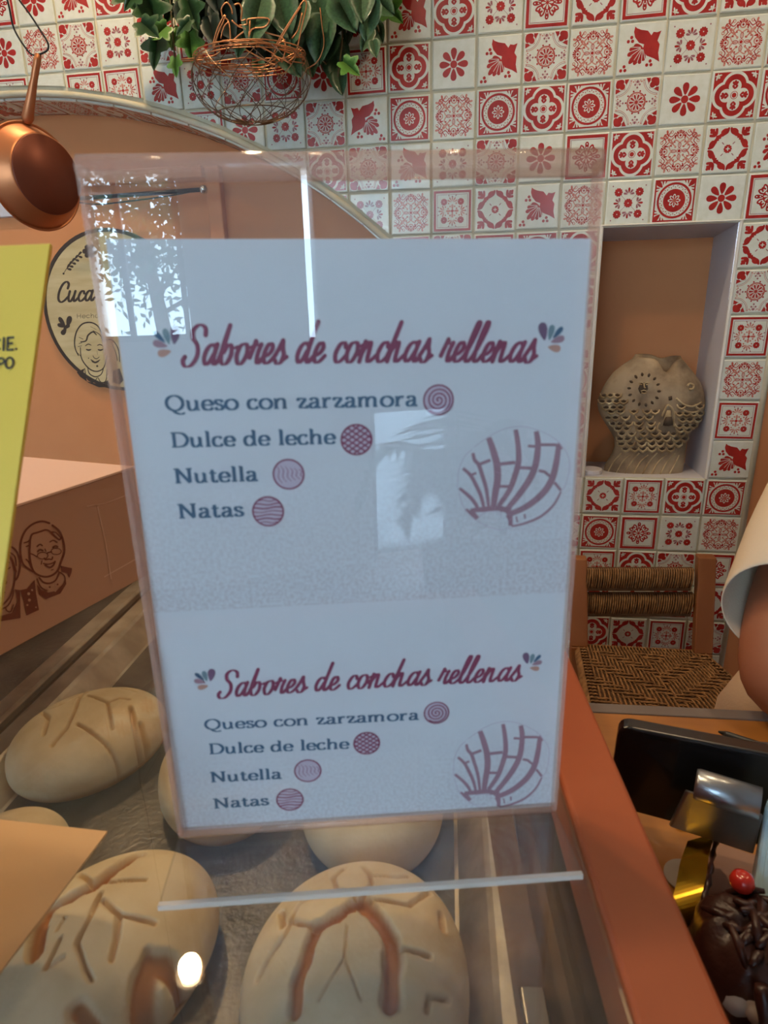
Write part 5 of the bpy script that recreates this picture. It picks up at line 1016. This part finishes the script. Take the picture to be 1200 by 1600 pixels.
# till: black screen, silver hinge and plate, pale blue body
SIL = mat('brushed_silver', (.50, .54, .57), .30, .9, noise=30, ncol=(.42, .46, .50)); SCR = mat('black_plastic', (.008, .008, .010), .25, coat=.3); PALE = mat('pale_blue_plastic', (.50, .70, .76), .35)
zt, zb = -.375, -.470
c4 = [on_z(967, 1134, zt), on_z(1300, 1198, zt), on_z(1230, 1334, zb), on_z(948, 1258, zb)]
to = Vector((c4[3].x, c4[3].y, TZ)); till = thing('till_terminal', 'black till screen seen from behind on a silver hinged stand', 'till', to)
cen_ = sum(c4, Vector()) / 4; nn = (c4[1] - c4[0]).cross(c4[3] - c4[0]).normalized(); nn = nn if nn.dot(-cen_) > 0 else -nn
def rounded(c, r, n=5):
    out = []
    for i in range(4):
        p, a_, b_ = c[i], (c[i - 1] - c[i]).normalized(), (c[(i + 1) % 4] - c[i]).normalized(); s, e = p + a_ * r, p + b_ * r
        for k in range(n + 1): t = k / n; out.append((s * (1 - t) ** 2 + p * 2 * t * (1 - t) + e * t * t))
    return out
rc_ = rounded(c4, .012); mb = MB(); mb.hexa([p - to - nn * .016 for p in rc_], [p - to for p in rc_]); mb.build('screen', SCR, till, bevel=.0025)
h0_, h1_ = on_z(1086, 1224, -.392), on_z(1188, 1256, -.392); hd = (h1_ - h0_).normalized()
mb = MB(); mb.tube([h0_ - to, h0_ - to + hd * .003, h1_ - to], [.0120, .0130, .0130], 24); mb.build('hinge', SIL, till, smooth=True)
q = [on_z(1074, 1236, -.398), on_z(1194, 1274, -.398), on_z(1178, 1335, -.450), on_z(1047, 1292, -.450)]
mb = MB(); mb.hexa([p - to for p in q], [p - to + Vector((0, .006, -.003)) for p in q]); mb.build('stand_plate', SIL, till, bevel=.0015)
mb = MB(); mb.box(((on_z(1120, 1320, -.495) - to).x + .05, (on_z(1120, 1320, -.495) - to).y + .09, .005), (.16, .14, .010)); mb.build('foot', SIL, till, bevel=.004)
q = [on_z(1199, 1237, -.385), on_z(1310, 1262, -.385), on_z(1290, 1480, -.47), on_z(1169, 1450, -.47)]
pb = thing('card_reader', 'pale blue-white upright machine at the right edge, beside the silver stand', 'machine', Vector((q[3].x, q[3].y, TZ))); po = pb.location
mb = MB(); lowq = [Vector((p.x, p.y, TZ + .001)) for p in (q[0], q[1], q[2], q[3])]; mb.hexa([p - po for p in lowq], [p - po for p in q]); mb.build('body', PALE, pb, bevel=.004)
mb = MB(); mid_ = sum(q, Vector()) / 4; dd = [mid_ + (p - mid_) * .8 for p in q]; mb.hexa([p - po for p in dd], [p - po + Vector((0, -.0008, .0012)) for p in dd]); mb.build('cover', mat('pale_cover', (.56, .76, .80), .3), pb)
pn0, pn1 = on_z(1131, 1146, TZ + .005), on_z(1290, 1200, TZ + .005); pen = thing('pen', 'dark grey pen lying on the table behind the black screen', 'pen', pn0 - Vector((0, 0, .005)))
mb = MB(); P = [pn0.lerp(pn1, t) - pn0 + Vector((0, 0, .005)) for t in (0, .04, .5, .9, 1)]; mb.tube(P, [.0032, .0040, .0046, .0046, .0035], 12); mb.build('barrel', mat('dark_grey_plastic', (.03, .035, .04), .4), pen, smooth=True)
mb = MB(); mb.tube([pn0 - pn0 + Vector((0, 0, .005)), (pn0 - pn1).normalized() * .006 + Vector((0, 0, .005))], [.003, .001], 8); mb.build('tip', BLK, pen)
# pink note card, cake with cherry in a dark tray, gold ribbon
nc = [on_z(1108, 1312, TZ + .002), on_z(1180, 1336, TZ + .002), on_z(1172, 1440, TZ + .002), on_z(1088, 1412, TZ + .002)]
mb = MB(); mb.hexa([p - Vector((0, 0, .0015)) for p in nc], nc); tag(mb.build('pink_card', mat('pink_beige_card', (.46, .27, .20), .6)), 'pink-beige card lying on the table behind the chocolate cake', 'card')
CHOC = mat('chocolate_frosting', (.055, .020, .014), .35, noise=40, ncol=(.03, .010, .008), bump=.9, bscale=60); CREAM = mat('whipped_cream', (.42, .36, .30), .5, bump=.6); CRUMB = mat('cake_crumb', (.22, .10, .04), .8, noise=60, ncol=(.12, .05, .02), bump=1); CHER = mat('red_cherry', (.52, .025, .015), .2, coat=.5); GOLD = mat('gold_ribbon', (.80, .50, .04), .25, .85, noise=12, ncol=(.6, .32, .02)); DGL = mat('dark_green_tray', (.012, .022, .02), .3)
cz = -.445; ck = on_z(1180, 1482, cz); cake = thing('chocolate_cake', 'small chocolate-frosted cake topped with a red cherry, at the lower right edge', 'cake', (ck.x, ck.y, TZ))
rk = random.Random(6); NTk = 48; vs = []; fs = []; lev = [(0, .041), (.012, .043), (.03, .043), (.046, .041), (.058, .037), (.066, .029), (.071, .017), (.072, .004)]
for i, (z, r) in enumerate(lev):
    for k in range(NTk): a_ = 2 * PI * k / NTk; w = 1 + (.07 * math.sin(5 * a_ + i * .9) + .04 * math.sin(11 * a_ - i * 1.7)) * (1.1 - i / 8); vs.append((r * w * math.cos(a_), r * w * math.sin(a_), z + (.004 * math.sin(7 * a_ + i) if i > 3 else 0)))
fs = [(i * NTk + k, i * NTk + (k + 1) % NTk, (i + 1) * NTk + (k + 1) % NTk, (i + 1) * NTk + k) for i in range(len(lev) - 1) for k in range(NTk)] + [tuple(range(7 * NTk, 8 * NTk))]
mb = MB(); mb.add(vs, fs); mb.build('frosting', CHOC, cake, smooth=True)
for k in range(26):
    a_ = rk.uniform(0, 6.28); r_ = rk.uniform(0, .030); L_ = rk.uniform(.006, .014); c_ = Vector((r_ * math.cos(a_), r_ * math.sin(a_), .072 - .25 * r_ + rk.uniform(0, .003))); d_ = Vector((rk.uniform(-1, 1), rk.uniform(-1, 1), rk.uniform(-.3, .4))).normalized()
    mb = MB(); mb.tube([c_ - d_ * L_, c_ + Vector((0, 0, .0025)), c_ + d_ * L_], [.002, .0036, .0018], 6); mb.build('chocolate_shaving', CHOC, cake, smooth=True)
mb = MB()
for k in range(7): a_ = -1.9 + k * .42; mb.tube(catmull([(.044 * math.cos(a_), .044 * math.sin(a_), .066), (.054 * math.cos(a_ + .08), .054 * math.sin(a_ + .08), .045), (.053 * math.cos(a_ - .04), .053 * math.sin(a_ - .04), .022), (.056 * math.cos(a_), .056 * math.sin(a_), .004)], 4), [.004 + .0015 * math.sin(i * .9 + k) for i in range(13)], 8)
mb.build('chocolate_drip', CHOC, cake, smooth=True)
for px_, py_, zz_, r in ((1172, 1515, -.452, .015), (1200, 1478, -.446, .015), (1148, 1568, -.468, .014), (1192, 1590, -.466, .015), (1225, 1530, -.452, .016)):
    pz = on_z(px_, py_, zz_) - Vector(cake.location); mb = MB(); mb.lathe([(.001, -r), (r * .6, -r * .75), (r, 0), (r * .85, r * .5), (r * .45, r * .85), (.001, r)], 18, M=Matrix.Translation(pz)); mb.build('cream_swirl', CREAM, cake, smooth=True)
chp = on_z(1157, 1391, -.424); mb = MB(); rr = .0088; mb.lathe([(.0005, -rr), (rr * .55, -rr * .85), (rr * .95, -rr * .3), (rr, .1 * rr), (rr * .8, rr * .65), (rr * .35, rr * .92), (.0005, rr * .80)], 24, M=Matrix.Translation(chp - Vector(cake.location))); mb.build('cherry', CHER, cake, smooth=True)
tr = thing('cake_tray', 'black-green board under the chocolate cake', 'tray', (ck.x, ck.y, TZ)); cake.location.z = TZ + .008
mb = MB(); mb.lathe([(.066, .0), (.071, .002), (.072, .006), (.060, .007)], 40); mb.build('disc', DGL, tr, smooth=True)
rb = [on_z(x, y, z) for x, y, z in ((1096, 1308, -.462), (1086, 1340, -.455), (1079, 1380, -.452), (1068, 1420, -.458), (1066, 1460, -.478), (1076, 1490, -.497))]
ro = Vector((rb[0].x, rb[0].y, TZ)); ribbon = thing('gold_ribbon', 'shiny gold ribbon curl standing on the table, left of the chocolate cake', 'ribbon', ro)
mb = MB(); C_ = catmull([tuple(p) for p in rb], 6); wv = Vector((.0125, .004, .002)); vs = []
for p in C_: p = Vector(p) - ro; vs += [p - wv, p + wv, p + wv + Vector((0, .0004, -.0006)), p - wv + Vector((0, .0004, -.0006))]
n = len(C_); mb.add(vs, [(i * 4 + k, i * 4 + (k + 1) % 4, i * 4 + 4 + (k + 1) % 4, i * 4 + 4 + k) for i in range(n - 1) for k in range(4)]); mb.build('band', GOLD, ribbon, smooth=False)
mb = MB(); E_ = [Vector(p) - ro + Vector((.016, .006, 0)) for p in C_[2:20]]; mb.tube(E_, [.0022 + .0008 * math.sin(i * 1.9) for i in range(len(E_))], 6); mb.build('dark_trim', CHOC, ribbon, smooth=True)
g = on_z(1072, 1372, TZ + .001); mb = MB(); mb.lathe([(.016, 0), (.019, .0015), (.019, .0025)], 28); o = tag(mb.build('paper_disc', mat('grey_paper', (.42, .36, .30), .6)), 'small pale paper disc on the table under the gold ribbon', 'paper'); o.location = g

# ------------------------------------------------------------ seated person at the right edge
SKIN = mat('warm_brown_skin', (.37, .135, .065), .5, noise=12, ncol=(.33, .115, .055), sub=.08, bump=.15, bscale=120); SHIRT = mat('cream_shirt', (.72, .60, .44), .8, bump=.35, bscale=300); TROU = mat('khaki_trousers', (.50, .36, .25), .85, bump=.4, bscale=200); HAIR = mat('dark_hair', (.02, .014, .01), .6, bump=.6)
PO = Vector((.90, 1.05, FLOOR)); per = thing('person', 'seated person in a cream short-sleeved shirt, bare arm resting at the table edge', 'person', PO)
def skin_obj(name, pts, edges, rad, m, parent, root=0, sub=2, off=PO):
    me = bpy.data.meshes.new(name); me.from_pydata([tuple(Vector(p) - off) for p in pts], edges, []); o = bpy.data.objects.new(name, me); sc.collection.objects.link(o); o.parent = parent
    md = o.modifiers.new('skin', 'SKIN'); md.use_smooth_shade = True
    for i, r in enumerate(rad): sv = me.skin_vertices[0].data[i]; sv.radius = (r, r) if not isinstance(r, tuple) else r; sv.use_root = i == root
    s_ = o.modifiers.new('sub', 'SUBSURF'); s_.levels = s_.render_levels = sub; me.materials.append(m); return o
SHN = on_y(1345, 705, .98); ELB = Vector((.352, .735, -.450)); WR = Vector((.58, .625, -.462)); PAL = Vector((.66, .595, -.470))
SHF = Vector((.77, 1.17, -.16)); ELF = Vector((.68, 1.22, -.44)); WRF = Vector((.60, 1.10, -.62)); K1 = Vector((.484, .975, -.700)); K2 = Vector((.523, 1.13, -.690))
pts = [PO + Vector((.03, 0, -.74 - FLOOR)), (.88, 1.05, -.52), (.77, 1.02, -.30), (.66, 1.0, -.19), (.66, 1.0, -.06), (.645, 1.0, .03), (.635, 1.0, .12), SHN, SHN.lerp(ELB, .62) + Vector((-.008, 0, 0)), ELB, ELB.lerp(WR, .45), WR, PAL, SHF, SHF.lerp(ELF, .5), ELF, ELF.lerp(WRF, .5), WRF, (.575, 1.05, -.632)]
ed = [(0, 1), (1, 2), (2, 3), (3, 4), (4, 5), (5, 6), (3, 7), (7, 8), (8, 9), (9, 10), (10, 11), (11, 12), (3, 13), (13, 14), (14, 15), (15, 16), (16, 17), (17, 18)]
rad = [(.15, .12), (.14, .11), (.14, .10), (.11, .09), .055, .075, .085, .062, .062, .055, .046, .030, (.036, .020), .062, .050, .042, .037, .027, (.034, .018)]
pts += [(.82, .98, -.73), K1 + Vector((.03, 0, -.01)), K1 + Vector((-.01, 0, -.47)), K1 + Vector((-.10, 0, -.54 - .08)), (.84, 1.12, -.73), K2 + Vector((.03, 0, -.01)), K2 + Vector((0, 0, -.45)), K2 + Vector((-.09, 0, -.60))]
ed += [(0, 19), (19, 20), (20, 21), (21, 22), (0, 23), (23, 24), (24, 25), (25, 26)]; rad += [.080, .055, .042, .032, .080, .055, .042, .032]
skin_obj('body', pts, ed, rad, SKIN, per)
# fingers, near and far hand
def hand(P, fdir, side, up_, r=.0085):
    fdir = fdir.normalized(); side = side.normalized()
    for k, L in enumerate((.070, .078, .073, .058)):
        o_ = P + side * (-.024 + .016 * k) + fdir * .022; skin_obj('finger', [P + side * (-.018 + .012 * k) - fdir * .006, o_, o_ + fdir * L * .45 + up_ * .006, o_ + fdir * L * .75 - up_ * .004, o_ + fdir * L - up_ * .014], [(0, 1), (1, 2), (2, 3), (3, 4)], [r, r, r * .95, r * .88, r * .7], SKIN, per)
    skin_obj('thumb', [P - fdir * .012 - side * .018, P - side * .042 + fdir * .010, P - side * .050 + fdir * .035, P - side * .046 + fdir * .056], [(0, 1), (1, 2), (2, 3)], [.010, .0105, .010, .0075], SKIN, per)
hand(PAL, Vector((.85, -.35, -.04)), Vector((.35, .85, 0)), Vector((0, 0, 1)))
hand(Vector((.575, 1.05, -.630)), Vector((-.3, -.9, 0)), Vector((.9, -.3, 0)), Vector((0, 0, 1)))
# shirt: torso shell and two short sleeves
def loft(rings, n, name, m, thick=.003, smooth=True, cap=False):
    vs = []; 
    for c_, ax_, ra, rb_ in rings:
        ax_ = Vector(ax_).normalized(); s1 = ax_.cross(Vector((0, 1, 0))); s1 = (s1 if s1.length > .2 else ax_.cross(Vector((1, 0, 0)))).normalized(); s2 = ax_.cross(s1)
        for k in range(n): a_ = 2 * PI * k / n; vs.append(Vector(c_) - PO + s1 * ra * math.cos(a_) + s2 * rb_ * math.sin(a_))
    mb = MB(); mb.add(vs, [(i * n + k, i * n + (k + 1) % n, (i + 1) * n + (k + 1) % n, (i + 1) * n + k) for i in range(len(rings) - 1) for k in range(n)]); o = mb.build(name, m, per, smooth=smooth)
    s_ = o.modifiers.new('solid', 'SOLIDIFY'); s_.thickness = thick; s_.offset = 1; s2_ = o.modifiers.new('sub', 'SUBSURF'); s2_.levels = s2_.render_levels = 1; return o
loft([((.93, 1.05, -.80), (0, 0, 1), .16, .175), ((.91, 1.05, -.62), (-.1, 0, 1), .155, .17), ((.82, 1.03, -.36), (-.4, 0, 1), .15, .175), ((.70, 1.01, -.22), (-.4, 0, 1), .12, .18), ((.67, 1.0, -.10), (-.2, 0, 1), .09, .14), ((.67, 1.0, -.05), (0, 0, 1), .065, .075)], 28, 'shirt', SHIRT)
def sleeve(a_, b_, name='sleeve'):
    d = (b_ - a_); pre = a_ - d * .25 + Vector((.05, 0, .01)); loft([(pre, d, .085, .085), (a_, d, .088, .085), (a_ + d * .35, d, .084, .080), (a_ + d * .70, d, .083, .080), (a_ + d * .96, d.normalized() + Vector((-.15, -.35, .25)), .070, .074), (a_ + d * 1.0, d.normalized() + Vector((-.2, -.45, .35)), .066, .071)], 26, name, SHIRT)
sleeve(SHN, on_y(1229, 960, .760)); sleeve(SHF, SHF.lerp(ELF, .5))
for K, hy in ((K1, .98), (K2, 1.12)):
    loft([((.86, hy, -.74), (-1, 0, 0), .090, .085), ((.70, (hy + K.y) / 2, K.z - .01), (-1, 0, .1), .080, .074), (K + Vector((.03, 0, -.004)), (-1, 0, -.3), .068, .066), (K + Vector((-.03, 0, -.05)), (-.4, 0, -1), .060, .060), (K + Vector((-.01, 0, -.25)), (0, 0, -1), .058, .058), (K + Vector((-.005, 0, -.55)), (0, 0, -1), .054, .058)], 24, 'trouser_leg', TROU)
mb = MB()
for K in (K1, K2): mb.lathe([(.001, 0), (.045, 0), (.05, .02), (.046, .05), (.03, .07), (.001, .075)], 20, M=Matrix.Translation(Vector((K.x - .05, K.y, FLOOR)) - PO) @ Matrix.Diagonal((2.3, 1, 1, 1)))
mb.build('shoes', BLK, per, smooth=True)
# face and hair (the head turns away along -x)
hc = Vector((.630, 1.0, .10)); mb = MB(); mb.lathe([(.001, -.115), (.05, -.095), (.088, -.03), (.094, .03), (.07, .085), (.03, .11), (.001, .115)], 28, M=Matrix.Translation(hc + Vector((.022, 0, .028)) - PO) @ Matrix.Diagonal((1.05, 1.0, 1, 1))); mb.build('hair', HAIR, per, smooth=True)
mb = MB(); mb.tube([hc - PO + Vector(v) for v in ((-.078, 0, .03), (-.098, 0, 0), (-.103, 0, -.018), (-.085, 0, -.026))], [.008, .011, .013, .008], 10); mb.build('nose', SKIN, per, smooth=True)
for s in (-1, 1):
    mb = MB(); mb.lathe([(.0005, -.010), (.007, -.007), (.010, 0), (.007, .007), (.0005, .010)], 14, M=Matrix.Translation(hc - PO + Vector((-.076, s * .032, .028)))); mb.build('eye', mat('eye', (.05, .03, .02), .2), per, smooth=True)
mb = MB(); mb.tube([hc - PO + Vector(v) for v in ((-.080, -.022, -.048), (-.091, 0, -.052), (-.080, .022, -.048))], .005, 8); mb.build('mouth', mat('lips', (.35, .09, .07), .4), per, smooth=True)
# stool under the person
st = thing('stool', 'wooden stool under the seated person, mostly outside the view', 'stool', (.93, 1.05, FLOOR)); mb = MB(); mb.lathe([(.17, .50), (.18, .515), (.18, .53), (.17, .54)], 32); mb.build('seat', CWD, st)
for k in range(4): a_ = PI / 4 + k * PI / 2; mb = MB(); mb.tube([(.12 * math.cos(a_), .12 * math.sin(a_),   .505), (.15 * math.cos(a_), .15 * math.sin(a_), 0)], .016, 8); mb.build('leg', CWD, st, smooth=True)
bpy.context.view_layer.update()
